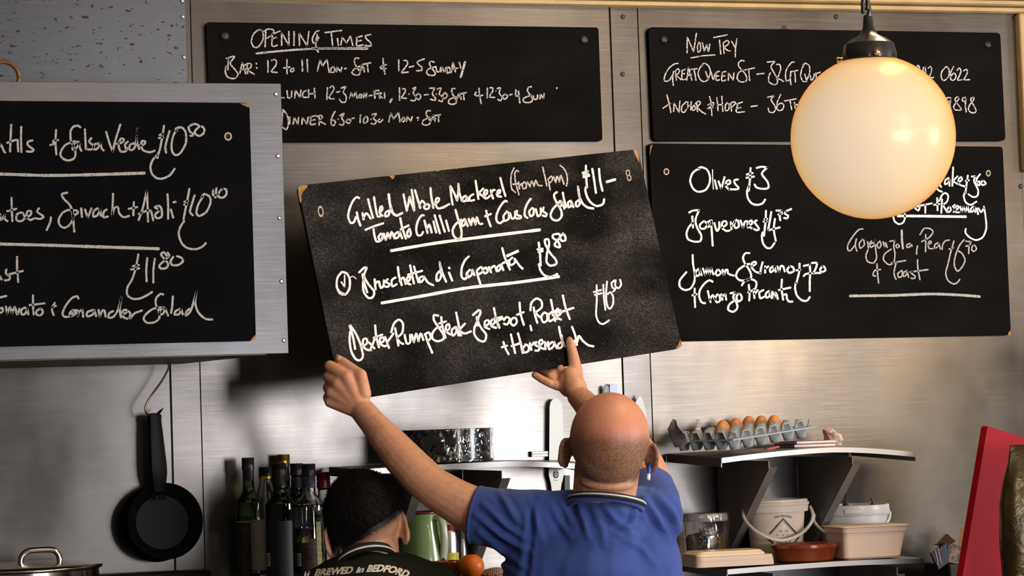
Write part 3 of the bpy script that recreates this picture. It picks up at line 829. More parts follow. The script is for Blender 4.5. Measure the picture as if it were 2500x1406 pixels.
# -- the board being carried
dep = 5.6
TL, TR, BR, BL = Q(727, 453, dep), Q(1557, 364, dep*1.0815), Q(1665, 848, dep*1.0706), Q(835, 979, dep*0.9890)
BR = TR+BL-TL
t, HB, hn, hpts = board('tilted chalk-smeared blackboard held up by the bald man, listing Grilled Whole Mackerel', (TL, TR, BR, BL), 0.012, 0.016, M_BOARD_DUSTY)
HBT = t
H1 = (720, 360, 5); H2 = (1180, 350, 5); H3 = (760, 600, 3.69); H4 = (1180, 560, 3.79)
lettering(t, HB, H1, [
 "785 620 755 605 710 650 670 740 650 840 680 920 720 910 745 850/755 790 770 870 800 955/825 800 838 880/838 860 870 800 900 830 925 870/893 630 920 740 955 860/965 605 990 760 1010 840 1040 840/1040 790 1070 750 1060 715 1040 740 1035 800 1070 835/1150 770 1110 790 1100 840 1140 830 1170 740/1.2 1145 570 1160 690 1190 790 1240 830 1310 800/1325 570 1350 700 1365 775/1365 775 1390 660 1400 600/1400 610 1430 700 1458 770/1458 770 1445 650 1425 515/1465 520 1500 640 1530 740/1520 700 1550 650 1590 690/1610 690 1575 720 1590 750 1630 745 1640 700 1605 690/1655 495 1665 600 1690 740/1690 700 1750 660 1760 620 1730 620 1715 670 1740 740 1800 735 1885 690/1925 700 1905 570 1898 470/1898 470 1950 570 1980 650/1980 650 1995 530 1995 440/1995 440 2010 560 2040 655/2085 590 2050 610 2045 655 2085 650 2100 600/2100 600 2110 655/2180 570 2135 600 2135 650 2190 640/2205 405 2220 500 2240 630/2300 500 2240 560/2240 560 2290 590 2330 625/2305 590 2345 560 2345 520 2315 530 2310 590 2345 620 2380 590/2390 520 2400 570 2420 625/2395 560 2420 520 2440 520",
 "860 1005 970 960 1080 925/960 995 970 1070 995 1145 1040 1140 1070 1090/1050 1050 1020 1090 1040 1140 1075 1100 1060 1050/1085 1050 1110 1130/1110 1130 1130 1040/1130 1040 1160 1110/1160 1110 1180 1030 1215 1110/1260 1030 1220 1060 1225 1110 1265 1090 1280 1030/1280 1030 1310 1110/1285 860 1310 980 1355 1115/1290 1000 1390 950/1400 990 1370 1040 1385 1095 1415 1060 1400 990/1575 830 1545 830 1500 900 1480 1000 1500 1070 1540 1070 1565 1030/1580 890 1600 970 1620 1045/1610 1000 1640 940 1670 1040/1690 900 1725 1040/1705 825 1770 1050/1765 830 1830 1030/1845 890 1880 1020/1960 760 1990 870 2030 1000 2030 1090 1990 1120 1940 1080 1925 1010 1960 940 2030 880/2070 870 2035 920 2050 960 2080 930 2080 880/2080 880 2110 960/2120 870 2150 950/2150 950 2170 860 2205 945/2205 945 2220 850 2250 930 2290 930/2335 770 2350 850 2390 965/2320 840 2395 810",
 "1.4 1175 1260 1700 1170 2300 1090 2990 1005"], 5.3, M_CHALK)
lettering(t, HB, H2, [
 "160 620 200 605 205 570 175 580 170 640 220 650/208 420 235 530 270 645/1252 270 1255 400 1265 540/1260 520 1245 570 1270 660 1320 730 1390 765 1460 740 1475 680/1210 360 1280 340 1220 385 1290 380/1220 412 1295 395/1330 310 1350 430 1375 605/1412 310 1425 450 1455 580/1.2 1505 470 1610 440",
 "290 710 260 705 200 780 160 880 165 950 200 975 240 950/280 840 245 890 260 945 310 920 310 850 280 830/325 850 350 920 385 900 390 830/410 820 410 870 460 890 450 915 400 915/580 675 545 720 510 800 505 880 540 910/595 790 560 830 575 890 610 870 615 800 590 790/640 800 665 890 700 860 700 790/735 780 730 830 775 860 760 890 725 880/900 595 865 620 870 670 910 750 950 820 955 890 910 940 850 930 820 880 850 800 930 720/940 700 910 740 925 780 955 750 955 710/955 710 990 800/970 600 985 680 1010 780/1070 700 1035 720 1040 780 1075 760 1075 710/1075 710 1100 780/1170 690 1130 720 1135 770 1165 760 1180 700 1155 525/1155 525 1170 640 1210 730 1270 780 1345 795"],
 5.3, M_CHALK)
lettering(t, HB, H2, [
 "375 300 345 370 335 470 350 560 395 600/430 345 410 330 385 360 390 450 410 540 435 630/360 500 440 490/430 470 440 555/440 520 470 490/500 470 475 500 485 550 520 545 525 490 495 470/540 470 570 530/570 530 590 460 620 525/620 525 640 450 670 510 715 515/725 290 750 400 775 520/790 430 800 480 815 570/790 440 830 400 845 440 805 490/860 410 885 480/885 480 900 400 930 470/930 470 945 390 985 500/935 265 985 310 1020 380 1025 460 1015 520"],
 3.6, M_CHALK_FINE)
lettering(t, HB, H3, [
 "275 235 235 290 230 370 260 430 310 435 345 380 345 300 320 250 280 235/235 385 260 420 310 440/0.7 270 325 300 370/0.7 300 370 300 265/0.4 350 285 375 275 405 298",
 "430 240 480 195 500 200/500 200 475 270 510 340 565 410 555 460 515 470 475 420 465 350 475 280/460 255 475 330 505 420/570 300 580 395/575 340 600 320/610 320 625 380 650 360 655 310/690 300 670 325 705 345 690 370 660 365/760 285 725 310 730 365 770 345/780 190 790 270 815 355/795 320 830 285 850 345/850 330 885 310 890 275 865 285 860 330 895 350/890 175 905 250 925 340/925 185 945 260 965 330/870 260 1000 225/1000 275 975 290 980 330 1010 305 1015 275/1015 275 1050 330 1100 355/1160 225 1130 260 1130 315 1160 300 1170 250 1155 145/1155 145 1180 240 1215 325/1240 240 1270 315/1240 195 1246 205/1420 95 1385 130 1355 200 1355 280 1385 300 1410 260/1430 215 1400 250 1410 285 1445 260 1450 215/1450 215 1470 265/1490 220 1500 270 1525 350/1490 225 1530 190 1545 230 1505 260/1570 195 1545 220 1565 250 1590 230 1575 195/1600 190 1620 240/1610 210 1650 180 1670 230/1700 170 1670 200 1680 230 1705 205 1710 165/1710 165 1730 220/1720 20 1745 110 1790 215/1720 160 1780 130",
 "1.4 635 515 1000 452 1400 380 1850 330 2230 277",
 "345 720 375 820 395 930/350 770 345 850 360 950 400 1020 440 1030 465 990 440 880 400 790 350 715/450 910 500 880 500 840 470 840 465 900 500 935 540 940/520 870 570 925/575 830 530 940/575 715 585 820 610 915/560 830 640 800/610 880 650 860 650 825 620 835 620 880 660 905 690 890/665 820 700 920/690 860 740 790/755 740 785 900/720 780 745 700 790 665 825 700 820 780 770 830/770 830 800 870 830 885/840 800 860 880 890 870 890 800/905 800 925 870/925 870 945 790 965 860/965 860 985 790 1010 850/1030 810 1050 870 1090 965/1020 800 1060 780 1075 830 1045 860/1145 630 1105 625 1105 670 1150 740 1190 800 1190 840 1140 860 1095 840 1090 790 1130 740 1180 730/1170 640 1180 720 1210 830/1150 700 1215 680/1215 770 1245 745 1240 705 1215 720 1215 770 1255 800/1300 730 1265 760 1275 810 1305 780 1305 730/1305 730 1330 810/1305 600 1325 700 1350 810/1385 700 1330 760/1330 760 1380 790 1440 770/1455 625 1510 580 1525 600 1500 670 1530 740 1575 800 1560 860 1510 850 1470 800 1470 740 1495 680/1490 640 1500 720/1560 730 1600 700 1595 670 1565 680 1565 730 1605 750/1615 720 1655 690 1645 660 1620 675 1620 720 1665 740/1645 560 1665 650 1695 740/1640 660 1720 640"],
 5.3, M_CHALK)
lettering(t, HB, H4, [
 "512 120 525 230 530 335/515 320 525 370 560 420 620 440 685 412/500 185 550 180/510 210 550 200/600 90 570 95 575 140 620 220 670 280 675 320 620 335 585 300 590 220 610 130 600 90/690 40 645 50 645 80 690 110 710 165 660 150 670 120 710 70 700 40/740 40 710 70 725 105 760 100 755 60 735 35",
 "270 260 240 290 250 330 290 310 290 270/290 270 330 330 365 365/1.3 220 245 320 200",
 "110 800 140 900/130 850 180 820/190 840 215 810 245 830 220 880 190 870/270 820 250 860 280 890 310 860 300 820 270 820/335 675 345 780 375 885/310 790 375 765/435 890 445 935/465 720 480 800 500 865/435 750 445 680 490 640 535 660 540 720 480 770/480 770 520 810/560 770 535 810 555 860 590 840 590 780 560 770/640 760 605 790 610 850 650 830/625 650 645 750 665 850/690 730 640 790/640 790 690 830/670 810 715 780 710 745 680 760 680 810 720 835/735 610 760 720 800 830/700 770 835 725/0.8 1048 515 1050 640 1045 730/0.8 1045 730 1045 800 1070 860 1110 875 1165 840/0.8 1020 580 1090 560/0.8 1030 605 1095 590/0.8 1110 510 1115 620 1130 745/0.8 1145 480 1135 600 1145 700 1170 735 1200 690 1200 620 1175 580 1150 600/0.8 1185 500 1195 540 1225 550 1200 575/0.8 1185 495 1215 470/0.8 1225 470 1220 520 1250 545 1275 510 1265 465",
 "185 1040 205 1100 235 1155/170 1090 220 1075/255 970 275 1060 295 1145/320 960 345 1050 365 1145/260 1080 350 1050/390 1070 365 1100 380 1140 420 1120 415 1075 385 1065/430 1050 445 1115/440 1080 470 1045/490 1040 480 1070 520 1090 510 1120 480 1120/510 1080 550 1050 540 1020 515 1040 525 1090 560 1105/570 1040 575 1110/580 1080 600 1040/640 1040 605 1070 610 1110 650 1080 655 1040/655 1040 680 1100/730 1040 695 1060 690 1100 730 1080 725 980/700 900 720 1000 755 1085/785 1030 800 1090/840 1030 855 1060 830 1075/820 900 850 980 865 1070/870 1040 885 985 920 1030 970 1070 1020 1082"],
 5.3, M_CHALK)
ring_hole(t, HB, 783, 516, 7, 14, rot=-0.12)
ring_hole(t, HB, 1533, 422, 5.5, 8, rot=-0.1); ring_hole(t, HB, 1536, 434, 5.5, 8, rot=-0.1)
patch(t, HB, [(728, 458), (734, 453), (749, 451), (751, 456), (742, 465), (736, 476), (736, 490), (733.5, 496), (729, 478)], M_CHIP)
patch(t, HB, [(1546, 365.8), (1552, 366), (1557, 372), (1560, 384), (1561, 398), (1555, 386), (1549, 374)], M_CHIP)
patch(t, HB, [(1661, 828), (1665, 843), (1660, 848), (1649, 850), (1655, 843)], M_CHIP)
patch(t, HB, [(950, 429.5), (964, 428), (963, 434), (959, 438), (954, 433)], M_CHIP)
patch(t, HB, [(1062, 417), (1074, 416), (1070, 418.5)], M_CHIP)

# ------------------------------------------------------------------ counters and shelves
bm = B(); box(bm, -0.6, 1.98, -0.50, -0.012, ZC-0.035, ZC); bevel_all(bm, 0.004, 2)
t = thing('back_counter', (0.7, -0.25, 0), 'dark back counter under the bottles and jug', 'counter')
obj('worktop', bm, M_DARKCOUNTER, t)
bm = B(); box(bm, -0.58, 1.95, -0.46, -0.02, 0.0, ZC-0.037)
obj('cabinet_body', bm, M_BRACKET, t)
ZSIDE = 1.12
t = thing('side_counter', (3.4, -0.5, 0), 'low steel side counter below the red board', 'counter')
bm = B(); box(bm, 2.78, 4.2, -1.25, -0.012, ZSIDE-0.04, ZSIDE); bevel_all(bm, 0.004, 2)
obj('worktop', bm, M_SHELF, t)
bm = B(); box(bm, 2.82, 4.15, -1.2, -0.02, 0, ZSIDE-0.042)
obj('cabinet_body', bm, M_BRACKET, t)

ZN = 0.012


def wall_shelf(label, x0, x1, ztop, sag, brackets, yb=-0.012, yf=-0.40, bdrop=0.24, bfront=0.9):
    t = thing('wall_shelf', ((x0+x1)/2, yf/2, ztop), label, 'shelf')

    def zz(x):
        s = (x-x0)/(x1-x0)
        return ztop+sag(s)
    n = 14
    bm = B()
    for y in (yb, yf):
        pass
    xs = [x0+(x1-x0)*i/n for i in range(n+1)]
    top = [[bm.verts.new((x, y, zz(x) if y == yf else ztop+0.35*sag((x-x0)/(x1-x0)))) for x in xs] for y in (yb, yf)]
    bot = [[bm.verts.new((v.co.x, v.co.y, v.co.z-0.002)) for v in r] for r in top]
    for i in range(n):
        bm.faces.new([top[0][i], top[1][i], top[1][i+1], top[0][i+1]])
        bm.faces.new([bot[0][i+1], bot[1][i+1], bot[1][i], bot[0][i]])
        bm.faces.new([top[0][i], top[0][i+1], bot[0][i+1], bot[0][i]])
        bm.faces.new([top[1][i+1], top[1][i], bot[1][i], bot[1][i+1]])
    for i in (0, n):
        q = [top[0][i], top[1][i], bot[1][i], bot[0][i]]
        bm.faces.new(q if i else q[::-1])
    # side skirts
    for x, s in ((x0, 0), (x1, 1)):
        z0_, z1_ = ztop+0.35*sag(s), zz(x)
        hexa(bm, [(x-0.001, yf, z1_-0.022), (x+0.001, yf, z1_-0.022), (x+0.001, yb, z0_-0.022), (x-0.001, yb, z0_-0.022),
                  (x-0.001, yf, z1_-0.002), (x+0.001, yf, z1_-0.002), (x+0.001, yb, z0_-0.002), (x-0.001, yb, z0_-0.002)])
    obj('shelf_plate', bm, M_SHELF, t)
    bm = B()
    for i in range(n):
        a, c = xs[i], xs[i+1]
        hexa(bm, [(a, yf-0.003, zz(a)-ZN), (c, yf-0.003, zz(c)-ZN), (c, yf+0.0, zz(c)-ZN), (a, yf+0.0, zz(a)-ZN),
                  (a, yf-0.003, zz(a)+0.0005), (c, yf-0.003, zz(c)+0.0005), (c, yf, zz(c)+0.0005), (a, yf, zz(a)+0.0005)])
    bmesh.ops.remove_doubles(bm, verts=bm.verts, dist=1e-5)
    obj('front_lip', bm, M_SHELF_EDGE, t)
    for x in brackets:
        br = B()
        zt_ = zz(x)-0.022
        f = yf*bfront
        prism(br, [(x, -0.0095, zt_), (x, f, zt_), (x, f, zt_-0.02), (x, yb-0.02, zt_-bdrop), (x, -0.0095, zt_-bdrop)], (0.002, 0, 0))
        bo_ = obj('bracket', br, M_BRACKET, t)
        br = B()
        hexa(br, [(x, f-0.001, zt_-0.02), (x+0.022, f-0.001, zt_-0.02), (x+0.022, yb-0.021, zt_-bdrop), (x, yb-0.021, zt_-bdrop),
                  (x, f+0.001, zt_-0.018), (x+0.022, f+0.001, zt_-0.018), (x+0.022, yb-0.018, zt_-bdrop), (x, yb-0.018, zt_-bdrop)])
        obj('bracket_flange', br, M_BRACKET, bo_)
    return t


arch = lambda d0, d1, pk: (lambda s: -(d0*((pk-s)/pk)**1.6 if s < pk else d1*((s-pk)/(1-pk))**1.6))
wall_shelf('left steel wall shelf behind the two men, holding the wrapped cake tin', 1.285, 1.90, ZS, arch(0.006, 0.022, 0.55), (1.425, 1.637), yb=-0.045)
wall_shelf('right steel wall shelf holding the grey egg tray', 2.186, 2.705, ZS+0.004, arch(0.016, 0.020, 0.55), (2.326, 2.551), bdrop=0.262)
wall_shelf('lower right steel wall shelf crowded with the sea salt tub and other containers', 2.190, 2.715, ZL, arch(0.006, 0.004, 0.6), (2.326, 2.66))

# ------------------------------------------------------------------ pendant globe lamp
PD = 4.72
gc = Q(2131, 335, PD)
gr = 200/FPX*PD
t = thing('pendant_lamp', (gc.x, gc.y, gc.z-gr), 'big glowing opal globe pendant lamp hanging in front of the right wall boards', 'lamp')
M_OPAL = M('opal_glass', (0.34, 0.32, 0.29), 0.25, spec=0.5, emit=((0.97, 0.92, 0.86), 0.66), var=(3, (0.34, 0.28, 0.2), 0.45, 0.8, (1, 1, 1)))
bm = B()
thc = math.asin(0.30)
prof = [(0, -gr)]+[(gr*math.cos(a), gr*math.sin(a)) for a in [(-math.pi/2)+(math.pi-thc)*i/40 for i in range(1, 41)]]
prof = [(r*0.985, hh*0.985) for r, hh in prof]+[(gr*0.28, gr*0.95)]
lathe(bm, prof, gc, (0, 0, 1), seg=72)
g_in = obj('opal_globe', bm, M_OPAL, t, True)
mg = bpy.data.materials.new('amber_cased_glass')
mg.use_nodes = True
nt = mg.node_tree
bs = nt.nodes['Principled BSDF']
bs.inputs['Base Color'].default_value = (1, 1, 1, 1)
bs.inputs['Transmission Weight'].default_value = 1.0
bs.inputs['Roughness'].default_value = 0.0
bs.inputs['IOR'].default_value = 1.02
va = nt.nodes.new('ShaderNodeVolumeAbsorption')
va.inputs['Color'].default_value = (1.0, 0.66, 0.05, 1)
va.inputs['Density'].default_value = 165.0
nt.links.new(va.outputs[0], nt.nodes['Material Output'].inputs['Volume'])
bm = B()
po = [(0, -gr)]+[(gr*math.cos(a), gr*math.sin(a)) for a in [(-math.pi/2)+(math.pi-thc)*i/40 for i in range(1, 41)]]
lathe(bm, po+[(gr*0.28, gr*0.985), (0, gr*0.985)], gc, (0, 0, 1), seg=72)
obj('cased_glass_skin', bm, mg, g_in, True)
M_BLACKMETAL = M('black_fitting', (0.012, 0.012, 0.013), 0.28, 0.3, coat=0.3)
bm = B()
zt_ = gr*0.95
lathe(bm, [(gr*.31, zt_-0.004), (gr*.33, zt_), (gr*.33, zt_+.012), (gr*.30, zt_+.030), (gr*.22, zt_+.040), (gr*.12, zt_+.048), (gr*.07, zt_+.062), (gr*.055, zt_+.085), (gr*.03, zt_+.088), (0, zt_+.088)], gc+Vector((0, 0, 0)), (0, 0, 1), seg=40)
obj('gallery', bm, M_BLACKMETAL, t, 'auto')
for a in (0.3, 2.4, 4.5):
    p = gc+Vector((math.cos(a)*gr*.33, math.sin(a)*gr*.33, zt_+.006))
    bm = B(); lathe(bm, [(0.004, -0.002), (0.004, 0.009), (0.0055, 0.009), (0.0055, 0.014), (0, 0.014)], p, Vector((math.cos(a), math.sin(a), 0)), seg=12)
    obj('thumb_screw', bm, M_BRASS, t, True)
bm = B()
hook = [gc+Vector((x, 0, z)) for x, z in ((0.0, zt_+.085), (0.004, zt_+.098), (-0.002, zt_+.118), (-0.009, zt_+.113), (-0.009, zt_+.09))]
tube(bm, smooth_path(hook), 0.004, 8)
obj('hook', bm, M_BLACKMETAL, t, True)
bm = B()
z0 = gc.z+zt_+.105
cx, cy = gc.x-0.001, gc.y
tube(bm, smooth_path([(cx, cy, z0-0.008), (cx+.003, cy, z0+.02), (cx-.0005, cy, z0+.05), (cx-.002, cy, z0+.078)]), 0.0042, 8)
obj('suspension_link', bm, M_BLACKMETAL, t, True)
bm = B()
lc = Vector((cx-.001, cy, z0+.094))
tube(bm, [lc+Vector((math.sin(a)*.013, 0, -math.cos(a)*.018)) for a in [2*math.pi*i/24 for i in range(25)]], 0.0042, 8)
obj('suspension_link', bm, M_BLACKMETAL, t, True)
bm = B()
tube(bm, smooth_path([lc+Vector((0, 0, .016)), lc+Vector((0.002, 0, .1)), Vector((lc.x, lc.y, 3.32))]), 0.0045, 8)
obj('cord', bm, M_BLACKMETAL, t, True)
lp = bpy.data.lights.new('pendant_bulb', 'POINT')
lp.energy = 7; lp.color = (1.0, 0.74, 0.45); lp.shadow_soft_size = gr*0.9
# its light leaves the globe's own emissive skin; the lamp datum sits just above in the gallery shade
bpy.data.lights.remove(lp)

# ------------------------------------------------------------------ left: ring on the hood, hook, frying pans, pot
M_CANE = M('brown_cane', (0.20, 0.10, 0.025), 0.5, var=(40, (0.10, 0.045, 0.012), 0.4, 0.7), coat=0.2)
rc = P(8, 196, 0.28)
bm = B()
rr_ = 0.036
tube(bm, [rc+Vector((math.cos(a)*rr_, 0, math.sin(a)*rr_)) for a in [math.pi*2*i/40 for i in range(41)]], 0.0055, 10)
bmesh.ops.translate(bm, verts=bm.verts, vec=(0, 0, zt+0.036+0.006-rc.z))
tag(obj('basket_handle', bm, M_CANE, None, True, (rc.x, rc.y, zt)), 'brown cane ring handle standing up behind the hood top', 'basket handle')

hz = 0.055
hook = [P(398, 884, hz+.06), P(404, 880, hz+.06), P(411, 886, hz+.055), P(411, 900, hz+.05), P(395, 930, hz+.045), P(372, 962, hz+.04), P(358, 985, hz+.04), P(355, 998, hz+.04), P(358, 1010, hz+.042), P(364, 1012, hz+.046)]
bm = B(); tube(bm, smooth_path(hook), 0.0024, 8)
tag(obj('hanging_hook', bm, M('dark_brass_wire', (0.30, 0.22, 0.12), 0.3, 1.0), None, True, hook[6]), 'bent brass wire hook hanging from the hood edge above the pans', 'hook')


def frying_pan(label, cx, cy, off, rpx, hx0, hy0, hx1, hy1, facing, full=True):
    c = P(cx, cy, off)
    R_ = rpx/FPX*(c-cO).dot(cF)
    t = thing('frying_pan', c, label, 'pan', 'black iron frying pans on the hook')
    n_ = Vector(facing).normalized()
    bm = B()
    lathe(bm, [(0, -.004), (R_*.70, -.004), (R_*.76, 0), (R_*.98, .030), (R_, .033), (R_*.985, .0345), (R_*.96, .033), (R_*.75, .004), (R_*.70, .0), (0, .0)], c-n_*.032, n_, seg=56)
    obj('pan_body', bm, M_IRON, t, 'auto')
    bm = B()
    a, e = P(hx0, hy0, off-0.005), P(hx1, hy1, off-0.012)
    if full:
        # handle: a flat forged strap widening towards the grip, bent near the pan
        d = (e-a)
        side = d.cross(n_).normalized()
        secs = [(0.0, .014, .004), (.12, .019, .005), (.22, .022, .007), (.34, .0225, .008), (.75, .0185, .008), (.90, .0165, .008), (.97, .018, .007), (1.0, .012, .006)]
        prev = None
        for s, w_, th in secs:
            p = a+d*s+n_*(0.010*math.sin(min(s/.3, 1)*math.pi/2))
            q = [bm.verts.new(p+side*w_*i+n_*th*j) for i, j in ((-1, -.5), (-.75, .9), (-.3, .6), (.3, .6), (.75, .9), (1, -.5), (.6, -1), (-.6, -1))]
            if prev:
                for k in range(8): bm.faces.new([prev[k], prev[(k+1) % 8], q[(k+1) % 8], q[k]])
            else: bm.faces.new(q)
            prev = q
        bm.faces.new(prev[::-1])
        ho = obj('handle', bm, M_IRON, t, 'auto')
        for k in (-1, 1):
            bm = B(); lathe(bm, [(.005, 0), (.0045, .003), (.002, .0045), (0, .0045)], c+(a-c)*0.80+side*.011*k+n_*.0-n_*.012, n_, seg=12)
            obj('rivet', bm, M_IRON, t, True)
    else:
        tube(bm, [a, a+(e-a)*.5, e], [.011, .011, .009], 8, flat=.5)
        obj('handle', bm, M_IRON, t, True)
    return t


frying_pan('front black iron frying pan hanging on the wire hook', 404, 1272, 0.085, 94, 388, 1200, 375, 1010, (0.1, -1, 0.12))
frying_pan('rear black iron frying pan nested behind the front pan', 381, 1279, 0.045, 93, 384, 1200, 371, 1014, (0.1, -1, 0.12), False)
sp = [P(384, 1012, .075), P(392, 1003, .08), P(399, 996, .085)]
bm = B(); tube(bm, sp, [.004, .003, .0008], 8)
tag(obj('hook_spike', bm, M_IRON, None, True, sp[0]), 'short black spike poking out above the pan handle', 'hook')

M_POT = M('pot_steel', (0.55, 0.50, 0.45), 0.16, 1.0)
pc = PZ(52, 1386, ZC+0.075)
pc = P(52, 1386, 0.285)
pr = 198/FPX*(pc-cO).dot(cF)
ph = pc.z-ZC
t = thing('saucepan', (pc.x, pc.y, ZC), 'wide lidded steel saucepan with a bar handle, bottom left of the photo', 'pot')
bm = B(); lathe(bm, [(0, 0), (pr*.93, 0), (pr*.96, .004), (pr*.96, ph-.006), (pr*.93, ph-.006), (pr*.93, .01), (0, .01)], (pc.x, pc.y, ZC+.0005), seg=64)
obj('pot_body', bm, M_POT, t, 'auto')
bm = B(); lathe(bm, [(pr*.90, -.006), (pr*.985, -.004), (pr, .0), (pr*.985, .003), (pr*.80, .007), (pr*.4, .012), (0, .014)], (pc.x, pc.y, pc.z), seg=64)
lid = obj('lid', bm, M_POT, t, True)
bm = B()
q = lambda x, y: P(x, y, 0.30)
tube(bm, smooth_path([q(50, 1404), q(50, 1375), q(54, 1357), q(68, 1346), q(85, 1343), (q(120, 1341.5)), q(135, 1345), q(144, 1358), q(146, 1375), q(145, 1404)], 5), 0.0068, 12)
obj('lid_handle', bm, M_POT, lid, True)

gp = [P(170, 1392, .10), P(515, 1392, .10)]
t = thing('griddle_plate', ((gp[0].x+gp[1].x)/2, -.13, ZC), 'flat black griddle plate lying beside the saucepan', 'griddle')
bm = B(); box(bm, pc.x+.06, gp[1].x, -.10, -.02, ZC+.0005, gp[1].z); bevel_all(bm, .004, 2)
obj('plate', bm, M_IRON, t)

# ------------------------------------------------------------------ bottles
def glass(name, col, dens):
    m = bpy.data.materials.new(name)
    m.use_nodes = True
    nt = m.node_tree
    b = nt.nodes['Principled BSDF']
    b.inputs['Base Color'].default_value = (*col, 1)
    b.inputs['Transmission Weight'].default_value = 1.0
    b.inputs['Roughness'].default_value = 0.015
    b.inputs['IOR'].default_value = 1.48
    return m


G_GREEN = glass('green_bottle_glass', (0.30, 0.46, 0.12), 0)
G_DARK = glass('dark_bottle_glass', (0.14, 0.20, 0.07), 0)
G_NAVY = glass('blue_black_glass', (0.07, 0.09, 0.14), 0)
G_CLEAR = glass('clear_glass', (0.93, 0.95, 0.92), 0)
M_RED_WINE = M('dark_wine', (0.012, 0.004, 0.003), 0.1)
M_OIL = glass('pale_wine', (0.82, 0.66, 0.22), 0)
M_VINEGAR = M('brown_liquid', (0.03, 0.014, 0.004), 0.15)
M_CAPB = M('black_screw_cap', (0.014, 0.013, 0.015), 0.32, bump=(90, .3, .001, (0, 0, 8)))
M_CAPG = M('gold_screw_cap', (0.72, 0.50, 0.14), 0.30, 1.0)
M_CAPR = M('wine_red_cap', (0.17, 0.014, 0.016), 0.35, 0.2)


def label_mat(name, col, col2, sc, lo=.5, hi=.53, st=(1, 1, 6)):
    return M(name, col, 0.55, var=(sc, col2, lo, hi, st))


L_BLACK = label_mat('black_label_paper', (0.010, 0.010, 0.011), (0.05, 0.045, 0.04), 60, .64, .66)
L_TAN = label_mat('grey_beige_label_paper', (0.30, 0.27, 0.22), (0.26, 0.235, 0.19), 30)
L_BROWN = label_mat('brown_label_paper', (0.018, 0.013, 0.010), (0.05, 0.03, 0.02), 20)
L_WHITE = label_mat('white_label_paper', (0.62, 0.57, 0.52), (0.55, 0.50, 0.46), 20)
L_RED = label_mat('red_label_paper', (0.20, 0.01, 0.012), (0.12, 0.008, 0.01), 20)
L_NAVY = label_mat('navy_label_paper', (0.014, 0.022, 0.05), (0.35, 0.36, 0.40), 60, .62, .64)
L_OLIVE = label_mat('olive_gold_label_paper', (0.23, 0.19, 0.07), (0.16, 0.13, 0.05), 30)
L_BAR = M('barcode_paper', (0.70, 0.66, 0.56), 0.5)
L_BARK = M('barcode_ink', (0.02, 0.02, 0.02), 0.5)
L_GOLD = M('gold_label_line', (0.60, 0.34, 0.12), 0.4, 0.3)


def to_cam(p):
    d = cO-Vector(p); d.z = 0
    return d.normalized()


